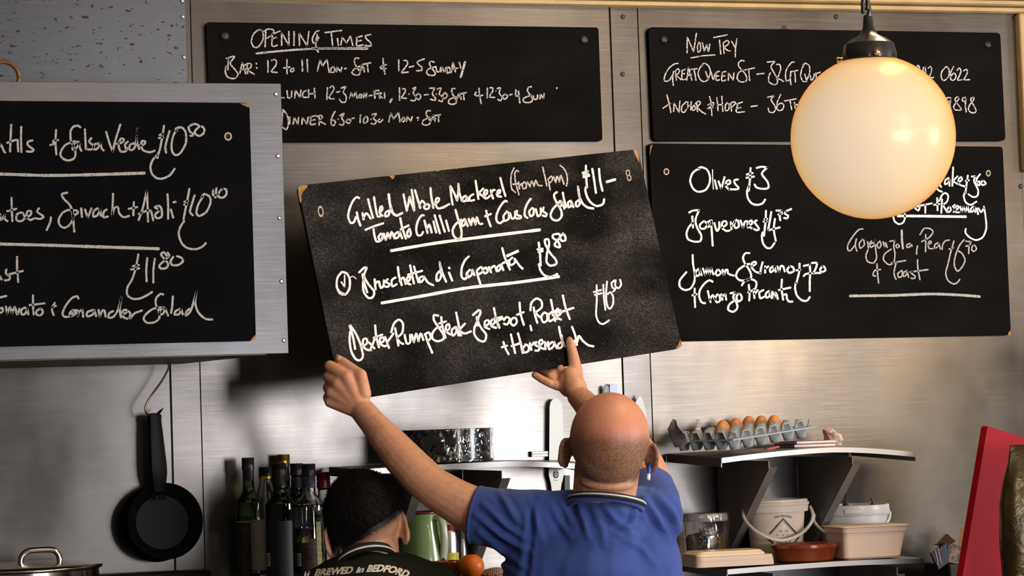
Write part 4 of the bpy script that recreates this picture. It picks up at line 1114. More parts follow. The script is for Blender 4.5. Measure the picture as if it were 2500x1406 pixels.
def bottle(label, cx, top, dia, off, gmat, capmat, liquid=None, fill=0.0, labels=(), neck=0.0, capring=None, shoulder=0.62, taper=False, foil=None, capf=0.10):
    p = P(cx, top, off)
    H = p.z-ZC
    dep_ = (p-cO).dot(cF)
    R_ = dia/2/FPX*dep_
    rn = R_*(neck or 0.40)
    base = Vector((p.x, p.y, ZC+.0008))
    t = thing('bottle', base, label, 'bottle', 'bottles on the back counter')
    if taper:
        pr_ = [(R_*.92, 0), (R_, .006), (R_, H*.46), (R_*.97, H*.55), (R_*.80, H*.66), (R_*.60, H*.76), (rn*1.05, H*.87), (rn, H*(1-capf))]
    else:
        pr_ = [(R_*.92, 0), (R_, .006), (R_, H*shoulder), (R_*.97, H*(shoulder+.035)), (R_*.84, H*(shoulder+.075)), (R_*.62, H*(shoulder+.105)), (rn*1.12, H*(shoulder+.14)), (rn, H*(shoulder+.19)), (rn*.96, H*(1-capf))]
    # smooth the profile
    v = smooth_path([(r, 0, h_) for r, h_ in pr_], 4)
    outer = [(q_.x, q_.z) for q_ in v]
    tck = 0.0022
    inner = [(max(r-tck, .002), h_) for r, h_ in outer if h_ > .008]
    bm = B()
    lathe(bm, [(0, .004), (R_*.6, .002)]+outer+inner[::-1]+[(R_*.5, .012), (0, .012)], base, seg=40, ref=to_cam(base))
    obj('glass_body', bm, gmat, t, True)
    if liquid:
        zl = H*fill
        li = [(max(r-tck-.0006, .001), h_) for r, h_ in outer if .014 < h_ < zl]
        bm = B(); lathe(bm, [(0, .0135)]+li+[(li[-1][0], zl), (0, zl)], base, seg=40)
        obj('liquid', bm, liquid, t, True)
    bm = B()
    hc = H*capf
    rc_ = rn*1.12
    pf = [(rn*.6, H-hc), (rc_, H-hc), (rc_, H-hc*.62), (rc_*.95, H-hc*.60), (rc_*.95, H-hc*.55), (rc_, H-hc*.52)]
    for i in range(6):
        z_ = H-hc*.5+hc*.42*i/6
        pf += [(rc_*1.0, z_), (rc_*.965, z_+hc*.03)]
    pf += [(rc_, H-hc*.06), (rc_*.93, H), (0, H)]
    lathe(bm, pf, base, seg=28)
    co = obj('screw_cap', bm, capmat, t, 'auto')
    if capring:
        bm = B(); lathe(bm, [(rc_*1.015, H-hc), (rc_*1.015, H-hc*.78), (rn*.7, H-hc*.78), (rn*.7, H-hc)], base, seg=28, closed=True)
        obj('cap_ring', bm, capring, co, 'auto')
    if foil:
        z0_, z1_, fm = foil
        fo = [(r+.0006, h_) for r, h_ in outer if H*z0_ <= h_ <= H*z1_]
        bm = B(); lathe(bm, fo, base, seg=28)
        obj('neck_sleeve', bm, fm, t, True)
    ref = to_cam(base)
    for (nm, lm, a0, a1, y0, y1) in labels:
        # angles in degrees about the camera-facing side (positive = to the right in the photo); y in photo px
        za, zb_ = P(cx, y1, off+R_).z, P(cx, y0, off+R_).z
        za = max(za, ZC+.012)
        pfl = [(R_+.0006, za-base.z), (R_+.0006, zb_-base.z)]
        k_ = 0.0006*len([1 for z in labels if z[0] == nm])
        if nm in ('barcode', 'label_line'): pfl = [(r+.0006, h_) for r, h_ in pfl]
        bm = B(); lathe(bm, pfl, base, seg=20, a0=math.radians(a0), a1=math.radians(a1), ref=ref)
        lo_ = obj(nm, bm, lm, t, True)
        if nm == 'barcode':
            zz_, zy = pfl[0][1]+.003, pfl[1][1]-.002
            n_ = 13
            bm = B()
            for i in range(n_):
                z_ = zz_+(zy-zz_)*i/n_
                lathe(bm, [(R_+.0016, z_), (R_+.0016, z_+(zy-zz_)/n_*(.3+.35*((i*7) % 3)/2))], base, seg=6, a0=math.radians(a0+3), a1=math.radians(a1-3), ref=ref)
            obj('barcode_bars', bm, L_BARK, lo_)
    return t


bottle('leftmost bottle, green glass with a black screw cap and dark label edged orange', 605, 1118, 66, .12, G_GREEN, M_CAPB, M_RED_WINE, .53,
       [('paper_label', L_BROWN, -75, 60, 1276, 1420), ('label_line', L_GOLD, -75, 60, 1272, 1275)], neck=.42, foil=(.80, .90, L_BLACK), shoulder=.60)
bottle('clear tapering bottle with a grey beige label and gold ringed black cap', 647, 1141, 78, .205, G_CLEAR, M_CAPB, M_OIL, .5,
       [('paper_label', L_TAN, -80, 40, 1268, 1392)], neck=.36, capring=M_CAPG, taper=True)
bottle('dark green bottle with a black label and barcode, third from the left in front', 682, 1131, 74, .285, G_DARK, M_CAPB, M_RED_WINE, .6,
       [('paper_label', L_BLACK, -85, 45, 1272, 1440), ('barcode', L_BAR, -70, -48, 1350, 1382)], neck=.42, foil=(.80, .90, L_BLACK), shoulder=.62)
bottle('dark bottle with a gold screw cap standing behind the front row', 692, 1110, 68, .052, G_NAVY, M_CAPG, M_RED_WINE, .6,
       [('paper_label', L_BLACK, -60, 60, 1290, 1420)], neck=.40, foil=(.78, .90, L_BLACK), shoulder=.60)
bottle('black capped dark bottle with a white and red label between gold cap and clear bottle', 724, 1132, 70, .152, G_NAVY, M_CAPB, M_RED_WINE, .6,
       [('paper_label', L_BLACK, -70, 70, 1290, 1342), ('white_label_band', L_WHITE, -60, 20, 1343, 1368), ('red_label_band', L_RED, -60, 20, 1368, 1384)], neck=.42, foil=(.78, .90, L_BLACK), shoulder=.60)
bottle('clear bottle half full of pale wine with a black cap and barcode, front right', 753, 1133, 76, .285, G_CLEAR, M_CAPB, M_OIL, .47,
       [('paper_label', L_BROWN, -62, 20, 1325, 1430), ('gold_label', L_OLIVE, 22, 42, 1275, 1400), ('barcode', L_BAR, -58, -38, 1350, 1382)], neck=.40, foil=(.79, .905, L_NAVY), shoulder=.61)
bottle('clear bottle with a wine red cap and navy label, rightmost of the bottles', 789, 1153, 70, .095, G_CLEAR, M_CAPR, None, 0,
       [('paper_label', L_NAVY, -45, 30, 1275, 1342), ('white_label', L_WHITE, -45, 30, 1343, 1370)], neck=.43, shoulder=.55, capf=.15)

# ------------------------------------------------------------------ jug, jars, small bowl, orange, netted bundle
M_ENAMEL = M('green_enamel', (0.22, 0.34, 0.13), 0.22, coat=0.5, var=[(7, (0.30, 0.40, 0.20), .45, .75, (1, 1, .6)), (38, (0.02, 0.02, 0.018), .69, .71, (1, 1, .7))])
M_ENRIM = M('red_enamel_rim', (0.17, 0.012, 0.02), 0.25, coat=0.5)
M_ENPALE = M('chipped_pale_enamel', (0.50, 0.56, 0.40), 0.25, coat=0.4, var=(26, (0.02, 0.02, 0.02), .63, .65, (1, 1, .6)))
jp = P(1030, 1380, 0.20)
jd = (jp-cO).dot(cF)
jt, jb = 43/FPX*jd, 60/FPX*jd
jz = P(1030, 1252, .20).z-ZC
jo = Vector((jp.x, jp.y, ZC+.0008))
t = thing('enamel_jug', jo, 'chipped green enamel jug with a dark red rim beside the dark-haired man', 'jug')
bm = B()
lathe(bm, [(0, 0), (jb*.98, 0), (jb, .004), (jb*.97, jz*.3), (jt*1.10, jz*.72), (jt*1.0, jz*.96), (jt*1.03, jz*.99), (jt*.96, jz*.985), (jt*.95, jz*.7), (jb*.93, .2*jz), (jb*.9, .006), (0, .006)], jo, seg=56)
obj('jug_body', bm, M_ENAMEL, t, 'auto')
bm = B(); tube(bm, [jo+Vector((math.cos(a)*jt*1.03, math.sin(a)*jt*1.03, jz)) for a in [2*math.pi*i/48 for i in range(49)]], .0032, 8)
obj('rim', bm, M_ENRIM, t, True)
bm = B()
hd = (cR*0.86-Vector((cF.x, cF.y, 0))*0.5).normalized()
sid = Vector((-hd.y, hd.x, 0))
hp = [jo+hd*r+Vector((0, 0, z)) for r, z in ((jt*1.0, jz*.93), (jt*1.32, jz*.92), (jt*1.50, jz*.82), (jb*1.12, jz*.55), (jb*1.02, jz*.25))]
tube(bm, smooth_path(hp, 5), .0105, 10, flat=.55)
obj('handle', bm, M_ENPALE, t, True)

M_LIDSTEEL = M('jar_lid_steel', (0.62, 0.58, 0.55), 0.25, 1.0)
M_YELLOW = M('yellow_label', (0.66, 0.58, 0.05), 0.45, var=(70, (0.30, 0.26, 0.04), .62, .64, (.3, 1, 6)))
M_JARGREY = M('silver_tin', (0.50, 0.48, 0.49), 0.3, 1.0)
M_REDLID = M('red_tin_lid', (0.35, 0.02, 0.05), 0.35)
M_CREAMLID = M('pale_yellow_lid', (0.72, 0.66, 0.36), 0.4)


def at_counter(cx, off, z=ZC):
    p = P(cx, 1300, off)
    return Vector((p.x, p.y, z+.0008)), (p-cO).dot(cF)


jo, jd = at_counter(1096, .13)
r_ = 22/FPX*jd
hh = P(1096, 1272, .13).z-ZC
t = thing('spice_jar', jo, 'shiny jar with a yellow label and red band lid, behind the green jug', 'jar')
bm = B(); lathe(bm, [(0, 0), (r_, 0), (r_, hh*.78), (r_*.93, hh*.82), (r_*.95, hh*.83), (0, hh*.83)], jo, seg=40)
obj('jar_body', bm, M_JARGREY, t, 'auto')
bm = B(); lathe(bm, [(r_+.0006, .006), (r_+.0006, hh*.40)], jo, seg=40); obj('yellow_label', bm, M_YELLOW, t, True)
bm = B(); lathe(bm, [(r_*.9, hh*.831), (r_*1.02, hh*.831), (r_*1.02, hh*.93), (0, hh*.93)], jo, seg=40); lo_ = obj('lid', bm, M_REDLID, t, 'auto')
bm = B(); lathe(bm, [(r_*.98, hh*.931), (r_*.98, hh), (0, hh)], jo, seg=40); obj('lid_top', bm, M_CREAMLID, lo_, 'auto')
jo, jd = at_counter(1128, .075)
r_ = 15/FPX*jd
hh = P(1128, 1290, .075).z-ZC
t = thing('steel_tin', jo, 'plain silver tin standing behind the orange', 'tin')
bm = B(); lathe(bm, [(0, 0), (r_, 0), (r_, hh*.75), (r_*.98, hh*.76), (r_*1.03, hh*.78), (r_*1.03, hh), (0, hh)], jo, seg=36); obj('tin_body', bm, M_JARGREY, t, 'auto')

M_TERRA = M('glazed_terracotta', (0.23, 0.045, 0.012), 0.14, coat=0.6, var=(12, (0.13, 0.025, 0.008), .4, .75))


def dish(name, label, c, R_, H, cat, deep=.6):
    bm = B()
    lathe(bm, [(0, 0), (R_*.80, 0), (R_*.86, H*.08), (R_*.93, H*.62), (R_*.97, H*.72), (R_, H*.80), (R_, H*.96), (R_*.97, H), (R_*.92, H*.97), (R_*.87, H*.75), (R_*.80, H*.2), (R_*.7, H*.14), (0, H*.14)], c, seg=64)
    return tag(obj(name, bm, M_TERRA, None, 'auto', c), label, cat)


c, d_ = at_counter(1092, .335)
dish('terracotta_bowl', 'small glazed terracotta bowl on the counter beside the orange', c, 40/FPX*d_, P(1092, 1372, .37).z-ZC, 'bowl')
oc = P(1150, 1366, .40)
orr = 32/FPX*(oc-cO).dot(cF)
oc.z = ZC+orr*.97+.0008
t = thing('orange', (oc.x, oc.y, ZC), 'ripe orange resting on the counter under the raised left arm', 'fruit')
bm = B()
ball(bm, oc, (orr, orr, orr*.97), seg=40, rings=28)
for v in bm.verts:
    if v.co.z > oc.z+orr*.9: v.co.z -= (v.co.z-oc.z-orr*.9)*.8
obj('peel', bm, M('orange_peel', (0.72, 0.17, 0.008), 0.36, bump=(330, .5, .001), var=(9, (0.60, 0.10, 0.006), .4, .75)), t, True)
bm = B(); lathe(bm, [(.004, 0), (.003, .0018), (0, .002)], oc+Vector((-orr*.15, 0, orr*.86)), seg=8)
obj('stem_end', bm, M('dry_green_stem', (0.12, 0.12, 0.03), 0.8), t)
# netted bundle: a low loaf under criss-cross cord
nc = P(1212, 1398, .36); nc.z = ZC+.0008
t = thing('netted_bundle', nc, 'pale bundle in criss-cross netting on the counter right of the orange', 'netted food')
NX, NY, NZ_ = .040, .05, .021
bm = B(); ball(bm, nc, (NX*.95, NY*.95, NZ_*.93), seg=28, rings=16)
bmesh.ops.bisect_plane(bm, geom=bm.verts[:]+bm.edges[:]+bm.faces[:], plane_co=nc, plane_no=(0, 0, -1), clear_outer=True)
obj('contents', bm, M('pale_crumb', (0.36, 0.22, 0.12), 0.8), t, True)
bm = B()
for sgn in (-1, 1):
    for i in range(-7, 8):
        pth = []
        for k in range(25):
            s = -1+2*k/24
            x = (i/7*.95+s*.45*sgn); y = s
            rr2 = x*x+y*y
            if rr2 < .98: pth.append(nc+Vector((x*NX, y*NY, NZ_*math.sqrt(1-rr2)+.0005)))
        if len(pth) > 2: tube(bm, pth, .0011, 5)
obj('netting', bm, M('cream_net_cord', (0.66, 0.52, 0.38), 0.7), t)

# ------------------------------------------------------------------ cake tin, knives
cp = P(1086, 1100, .22)
cR_ = 117/FPX*(cp-cO).dot(cF)
chh = P(1086, 1049, .22).z-ZS
co_ = Vector((cp.x, cp.y, ZS+.001))
t = thing('cake_tin', co_, 'round black cake tin wrapped in cling film on the left shelf', 'cake tin')
bm = B(); lathe(bm, [(0, 0), (cR_*.985, 0), (cR_, .003), (cR_, .006), (cR_*.955, .008), (cR_*.955, chh-.004), (cR_*.97, chh-.003), (cR_*.97, chh), (cR_*.94, chh), (cR_*.94, .01), (0, .01)], co_, seg=64)
obj('tin_body', bm, M('black_tinplate', (0.012, 0.012, 0.013), 0.22, 0.4, coat=.3), t, 'auto')


def film_mat(name, amount=0.22):
    m = bpy.data.materials.new(name)
    m.use_nodes = True
    N, L = m.node_tree.nodes, m.node_tree.links
    for n_ in list(N):
        if n_.type != 'OUTPUT_MATERIAL': N.remove(n_)
    tr = N.new('ShaderNodeBsdfTransparent'); gl = N.new('ShaderNodeBsdfGlossy'); mx = N.new('ShaderNodeMixShader')
    gl.inputs['Roughness'].default_value = .08
    mx.inputs[0].default_value = amount
    L.new(tr.outputs[0], mx.inputs[1]); L.new(gl.outputs[0], mx.inputs[2]); L.new(mx.outputs[0], N['Material Output'].inputs['Surface'])
    return m


M_FILM = film_mat('cling_film', .20)


def wrinkled(bm, amp, seed, stretch=(1, 1, 1), sc=60, centre=None):
    for v in bm.verts:
        d = (v.co-Vector(centre)); d.z = 0
        if d.length < 1e-6: continue
        q = Vector((v.co.x*stretch[0], v.co.y*stretch[1], v.co.z*stretch[2]))*sc+Vector((seed, 0, 0))
        v.co += d.normalized()*amp*(abs(mnoise.noise(q))*2+.6*abs(mnoise.noise(q*2.3)))


bm = B()
lathe(bm, [(cR_*1.01, -.0005+.002), (cR_*1.0, .01), (cR_*.975, chh*.3), (cR_*.975, chh*.5), (cR_*.975, chh*.7), (cR_*.98, chh*.85), (cR_*.985, chh), (cR_*.95, chh+.001), (cR_*.5, chh-.004), (0, chh-.006)], co_, seg=200)
bmesh.ops.subdivide_edges(bm, edges=[e for e in bm.edges if abs(e.verts[0].co.z-e.verts[1].co.z) > .004], cuts=3)
wrinkled(bm, .004, 3, (1, 1, .45), 90, co_)
obj('cling_film', bm, M_FILM, t, True)

kz = ZS+.012
bm = B(); box(bm, P(1300, 1112, .03).x, P(1600, 1112, .03).x, -.024, -.006, 1.518, 1.532)
t = thing('magnetic_knife_strip', ((P(1300, 1112, .03).x+P(1600, 1112, .03).x)/2, -.015, 1.518), 'black magnetic strip holding the palette knife on the wall', 'knife rack')
obj('strip_body', bm, M_BLACKMETAL, t)
bm = B()
for z_ in (1.5205, 1.5275): box(bm, P(1302, 1112, .03).x, P(1598, 1112, .03).x, -.0252, -.0241, z_, z_+.0028)
obj('steel_bars', bm, M_SHELF_EDGE, t)
M_BLADE = M('blade_steel', (0.38, 0.37, 0.36), 0.24, 1.0)
M_BLADE_M = M('satin_blade', (0.21, 0.205, 0.195), 0.36, 0.8)
M_KNOB = M('dark_rosewood', (0.10, 0.03, 0.014), 0.4, var=(50, (0.05, 0.015, 0.008), .4, .7, (1, 1, .2)))


def flat_tool(pxs, off, thick):
    bm = B()
    prism(bm, [P(x, y, off) for x, y in pxs], (0, thick, 0))
    return bm


ko = .031
t = thing('palette_knife', P(1359, 1160, ko), 'long round-ended palette knife standing upright on the wall left of the bald head', 'knife')
bl = [(1341, 1112), (1342, 992), (1345, 980), (1352, 973.5), (1362, 973.5), (1370, 980), (1373, 992), (1376, 1112), (1377, 1160), (1371, 1180), (1368, 1204), (1348, 1204), (1345, 1180), (1340, 1160)]
obj('blade', flat_tool(bl, ko, .0025), M_BLADE_M, t)
hb_ = B()
prism(hb_, [P(x, y, ko+.006) for x, y in ((1347, 1204), (1368, 1204), (1371, 1300), (1346, 1300))], (0, .014, 0))
obj('handle', hb_, M_KNOB, t)
bm = B()
for k in range(24):
    a0_, a1_ = 2*math.pi*k/24, 2*math.pi*(k+1)/24
    pts = [P(1357+math.cos(a)*rx, 1158+math.sin(a)*ry, ko+.0006) for a, rx, ry in ((a0_, 7.2, 10), (a1_, 7.2, 10), (a1_, 5.6, 8.2), (a0_, 5.6, 8.2))]
    bm.faces.new([bm.verts.new(p) for p in pts])
strokes(bm, Plane(P(1357, 1158, ko+.0003), (0, -1, 0)), (0, 0, 1), "1354 1153 1354 1164/1354 1153 1360 1153 1361 1156 1355 1158 1361 1161 1361 1164 1355 1164", 2.2)
strokes(bm, Plane(P(1357, 1158, ko+.0003), (0, -1, 0)), (0, 0, 1), "1352 1172 1355 1172.4/1357 1172.5 1362 1172", 1.2)
obj('maker_mark', bm, L_BARK, t)
t = thing('chef_knife', P(1562, 1040, ko), 'pointed chef knife on the wall just right of the bald head', 'knife')
obj('blade', flat_tool([(1562, 963), (1569, 976), (1576, 1000), (1580, 1030), (1582, 1110), (1566, 1112), (1550, 1100), (1543, 1000), (1550, 985)], ko, .0022), M_BLADE_M, t)
hb_ = B(); prism(hb_, [P(x, y, ko+.006) for x, y in ((1560, 1110), (1580, 1110), (1582, 1200), (1562, 1200))], (0, .014, 0)); obj('handle', hb_, M_KNOB, t)
for i, (cx, ytop, w_, lab) in enumerate(((1498, 936, 9, 'blue-grey spatula tip showing above the bald head, right of its twin'), (1481, 940, 6, 'darker narrow spatula tip above the bald head, left of its twin'))):
    t = thing('spatula', P(cx, 1100, ko), lab, 'spatula', 'spatula tips above the bald head')
    obj('blade', flat_tool([(cx-w_, 1100), (cx-w_, ytop+7), (cx-w_*.6, ytop+1.5), (cx, ytop), (cx+w_*.6, ytop+1.5), (cx+w_, ytop+7), (cx+w_, 1100)], ko, .002),
        M('blue_grey_blade%d' % i, ((0.22, 0.27, 0.36), (0.13, 0.13, 0.14))[i], .4, .6), t)
    hb_ = B(); prism(hb_, [P(x, y, ko+.006) for x, y in ((cx-7, 1098), (cx+7, 1098), (cx+7, 1190), (cx-7, 1190))], (0, .014, 0)); obj('handle', hb_, M_KNOB, t)
t = thing('paring_knife', P(1384, 1160, ko), 'dark handled knife beside the palette knife, against the wall', 'knife')
obj('blade', flat_tool([(1384, 1085), (1388, 1100), (1389, 1160), (1381, 1160), (1381, 1110)], ko, .002), M_BLADE, t)
hb_ = B(); prism(hb_, [P(x, y, ko+.006) for x, y in ((1379, 1160), (1391, 1160), (1393, 1260), (1378, 1260))], (0, .014, 0)); obj('handle', hb_, M_BLACKSCREW, t)

# ------------------------------------------------------------------ egg tray with eggs, books and bag under it
M_PULP = M('grey_egg_pulp', (0.33, 0.35, 0.36), 0.95, var=[(14, (0.26, 0.29, 0.32), .4, .7), (160, (0.42, 0.43, 0.41), .5, .75)], bump=(300, .6, .0012))
M_FLAP = M('printed_flap', (0.30, 0.27, 0.33), 0.9, var=(120, (0.46, 0.42, 0.44), .5, .6, (3, 1, 1)))
zsh = ZS+.004
tc_ = P(1793, 1092, .375)
tro = Vector((tc_.x, tc_.y, zsh))
ang = math.radians(38)
fr = Vector((cR.x, cR.y, 0)).normalized(); ff = Vector((cF.x, cF.y, 0)).normalized()
ex = (fr*math.cos(ang)+ff*math.sin(ang)); ey = (-fr*math.sin(ang)+ff*math.cos(ang))
tl = math.radians(5.2)
ex3 = (ex*math.cos(tl)+Vector((0, 0, 1))*math.sin(tl)).normalized()
ez3 = ex3.cross(ey).normalized()
PIT = .0465
NXc, NYc = 6, 5
HT = .050
HZ = HT/2+.001


def tray_pt(u, v, dz=0.0):
    h_ = .5*(math.cos(2*math.pi*u/PIT)+math.cos(2*math.pi*v/PIT))
    h_ = max(-.90, min(.85, h_*1.75))
    return tro+ex3*u+ey*v+ez3*(HZ+h_*HT/2+dz)


t = thing('egg_tray', tro, 'grey moulded pulp egg tray tilted on the right shelf, mostly empty', 'egg tray')
bm = B()
RES = 9
nu, nv = NXc*RES, NYc*RES
g0 = PIT*0
grid = [[bm.verts.new(tray_pt(NXc*PIT*i/nu, NYc*PIT*j/nv)) for j in range(nv+1)] for i in range(nu+1)]
for i in range(nu):
    for j in range(nv):
        bm.faces.new([grid[i][j], grid[i+1][j], grid[i+1][j+1], grid[i][j+1]])
res = bmesh.ops.extrude_face_region(bm, geom=bm.faces[:])
bmesh.ops.translate(bm, verts=[v for v in res['geom'] if isinstance(v, bmesh.types.BMVert)], vec=ez3*-.0024)
obj('tray_body', bm, M_PULP, t, True)
bm = B()
per = [(u, 0) for u in np.linspace(0, NXc*PIT, 40)]+[(NXc*PIT, v) for v in np.linspace(0, NYc*PIT, 34)][1:]+[(u, NYc*PIT) for u in np.linspace(NXc*PIT, 0, 40)][1:]+[(0, v) for v in np.linspace(NYc*PIT, 0, 34)][1:]
cen = tro+ex3*NXc*PIT/2+ey*NYc*PIT/2
pv = []
for u, v in per:
    p = tro+ex3*u+ey*v+ez3*(HZ+.001)
    o_ = (p-cen); o_.z = 0; o_.normalize()
    pv.append([bm.verts.new(p-o_*.001+ez3*.002), bm.verts.new(p+o_*.006+ez3*.002), bm.verts.new(p+o_*.006-ez3*.0015), bm.verts.new(p-o_*.001-ez3*.0015)])
for a, c in zip(pv[:-1], pv[1:]):
    for k in range(4): bm.faces.new([a[k], a[(k+1) % 4], c[(k+1) % 4], c[k]])
obj('rim', bm, M_PULP, t)


def sheet_px(pts_grid, mat, name, parent, thick=.0018):
    bm = B()
    g = [[bm.verts.new(p) for p in row] for row in pts_grid]
    for i in range(len(g)-1):
        for j in range(len(g[0])-1):
            bm.faces.new([g[i][j], g[i+1][j], g[i+1][j+1], g[i][j+1]])
    bmesh.ops.subdivide_edges(bm, edges=bm.edges[:], cuts=2, use_grid_fill=True, smooth=.6)
    r_ = bmesh.ops.extrude_face_region(bm, geom=bm.faces[:])
    bmesh.ops.translate(bm, verts=[v for v in r_['geom'] if isinstance(v, bmesh.types.BMVert)], vec=(0, thick, 0))
    return obj(name, bm, mat, parent, True)


fo = .24
sheet_px([[P(1643, 1022, fo-.03), P(1630, 1048, fo-.02), P(1640, 1075, fo), P(1648, 1092, fo+.01)],
          [P(1651, 1026, fo+.0), P(1650, 1052, fo+.02), P(1660, 1072, fo+.03), P(1665, 1090, fo+.04)],
          [P(1654, 1040, fo+.04), P(1668, 1058, fo+.06), P(1678, 1066, fo+.06), P(1684, 1078, fo+.06)]], M_FLAP, 'torn_flap', t)
sheet_px([[P(1654, 1049, fo-.1), P(1660, 1062, fo-.1)], [P(1668, 1051, fo-.09), P(1672, 1064, fo-.09)], [P(1684, 1054, fo-.08), P(1688, 1068, fo-.08)]], M_FLAP, 'torn_flap', t)
sheet_px([[P(1697, 1054, fo-.06), P(1699, 1036, fo-.06), P(1703, 1023, fo-.06)], [P(1710, 1054, fo-.06), P(1711, 1038, fo-.06), P(1712, 1022, fo-.06)]], M('ribbed_pulp_tab', (0.55, 0.47, 0.44), .9, var=(55, (0.2, 0.17, 0.15), .5, .55, (.2, .2, 12))), 'torn_tab', t)

M_EGG = M('brown_eggshell', (0.62, 0.24, 0.075), 0.42, var=(30, (0.54, 0.19, 0.055), .4, .75), bump=(500, .1, .0005))
valleys = [(i, j, tro+ex3*(i+.5)*PIT+ey*(j+.5)*PIT+ez3*(HZ+.009)) for i in range(NXc) for j in range(NYc)]
egg_names = ['leftmost brown egg in the grey tray', 'brown egg in the grey tray in front of the leftmost one', 'third brown egg from the left in the tray', 'lone middle brown egg in the grey tray',
             'brown egg half hidden behind the rightmost egg', 'rightmost and highest brown egg in the grey tray']
egg_px = [(1752, 1050), (1776, 1052), (1803, 1045), (1838, 1040), (1872, 1036), (1894, 1034)]
used = set()
eggs = []
first = None
for nm, (ex_, ey_) in zip(egg_names, egg_px):
    best = min((abs(S(p)[0]-ex_)+.8*abs(S(p)[1]-ey_), i, j) for i, j, p in valleys if (i, j) not in used)
    used.add(best[1:])
    p = [q for i, j, q in valleys if (i, j) == best[1:]][0]
    if first is None:
        bm = B()
        prof = []
        for k in range(25):
            a = -math.pi/2+math.pi*k/24
            r_ = .0198*math.cos(a)*(1-.10*math.sin(a))
            prof.append((max(r_, 0) if 0 < k < 24 else 0, .0275*math.sin(a)))
        lathe(bm, prof, p, ez3, seg=32)
        first = obj('egg', bm, M_EGG, None, True, p)
        e = first
    else:
        e = first.copy(); C.objects.link(e); e.location = p
    tag(e, nm, 'egg', 'eggs in the tray')

bko = P(1965, 1084, .16)
M_PAGE = M('book_pages', (0.72, 0.66, 0.62), .7, var=(300, (0.55, 0.5, 0.47), .5, .6, (.1, .1, 3)))
for i, (lab, col, z0_, z1_, rot) in enumerate((('lower thin red-edged notebook under the raised end of the egg tray', (0.20, 0.03, 0.03), 0.0005, .0085, .42), ('upper thin notebook lying directly under the egg tray end', (0.30, 0.10, 0.07), .0092, .0165, .50))):
    bx_ = Vector((bko.x, bko.y, zsh))
    u_ = Vector((math.cos(rot-.29), math.sin(rot-.29), 0)); v_ = Vector((-u_.y, u_.x, 0))
    t = thing('notebook', bx_+Vector((0, 0, z0_)), lab, 'book', 'notebooks under the egg tray')
    def slab(w_, d_, a, c, inset=0):
        bm = B()
        hexa(bm, [bx_+u_*x*w_+v_*y*d_+Vector((0, 0, z)) for z in (a, c) for x, y in ((-1, -1), (1, -1), (1, 1), (-1, 1))])
        return bm
    obj('pages', slab(.060, .050, z0_+.0012, z1_-.0012), M_PAGE, t)
    cm = M('notebook_cover_%d' % i, col, .5)
    obj('cover', slab(.062, .052, z0_, z0_+.0011), cm, t)
    obj('cover', slab(.062, .052, z1_-.0011, z1_), cm, t)
bgp = P(2036, 1090, .13); bgp.z = zsh+.001
bm = B(); ball(bm, bgp+Vector((0, 0, .02)), (.019, .03, .021), seg=44, rings=28)
for v in bm.verts:
    d = v.co-bgp-Vector((0, 0, .02))
    v.co += d*(.55*mnoise.noise(v.co*48)+.30*abs(mnoise.noise(v.co*120)))
    v.co.x += (.02-(v.co.z-zsh))*.45
    v.co.z = max(v.co.z, zsh+.001)
tag(obj('paper_bag', bm, M('crumpled_pale_paper', (0.62, 0.46, 0.38), .6, bump=(90, .8, .003)), None, True, bgp), 'crumpled pale paper bag at the right end of the egg tray', 'bag')
bm = B(); prism(bm, [P(x, y, .37) for x, y in ((1872, 1096.5), (1887, 1093), (1903, 1090), (1903, 1094), (1888, 1097), (1874, 1098.5))], (0, .02, 0))
rp = P(1888, 1098, .37); rz = min(v.co.z for v in bm.verts)
bmesh.ops.translate(bm, verts=bm.verts, vec=(0, 0, zsh+.0008-rz+.0))
tag(obj('red_wrapper', bm, M('red_wrapper', (0.38, 0.015, 0.015), .4), None, False, (rp.x, rp.y, zsh)), 'scrap of red wrapper on the shelf edge under the egg tray', 'wrapper')

# ------------------------------------------------------------------ lower right shelf
def on_low(cx, off):
    p = P(cx, 1350, off)
    return Vector((p.x, p.y, ZL+.0008)), (p-cO).dot(cF)


def pz(cx, y, off): return P(cx, y, off).z-ZL


M_CLEARPLAST = film_mat('clear_plastic_wall', .14)
M_WHITEPLAST = M('white_plastic', (0.66, 0.60, 0.54), 0.38, sss=0.0, spec=.4)
M_BUCKET = M('cream_bucket_plastic', (0.68, 0.58, 0.50), 0.35, spec=.45)
M_CREAMBOX = M('cream_tub_plastic', (0.62, 0.47, 0.36), 0.42, spec=.4, bump=(400, .15, .0005))
M_CREAMLID2 = M('cream_lid_plastic', (0.70, 0.54, 0.36), 0.38)
M_INK = M('dark_green_ink', (0.012, 0.035, 0.022), .5)
M_INKB = M('black_print', (0.015, 0.015, 0.014), .5)
M_PALEPRINT = M('pale_label_print', (0.66, 0.63, 0.63), .45)

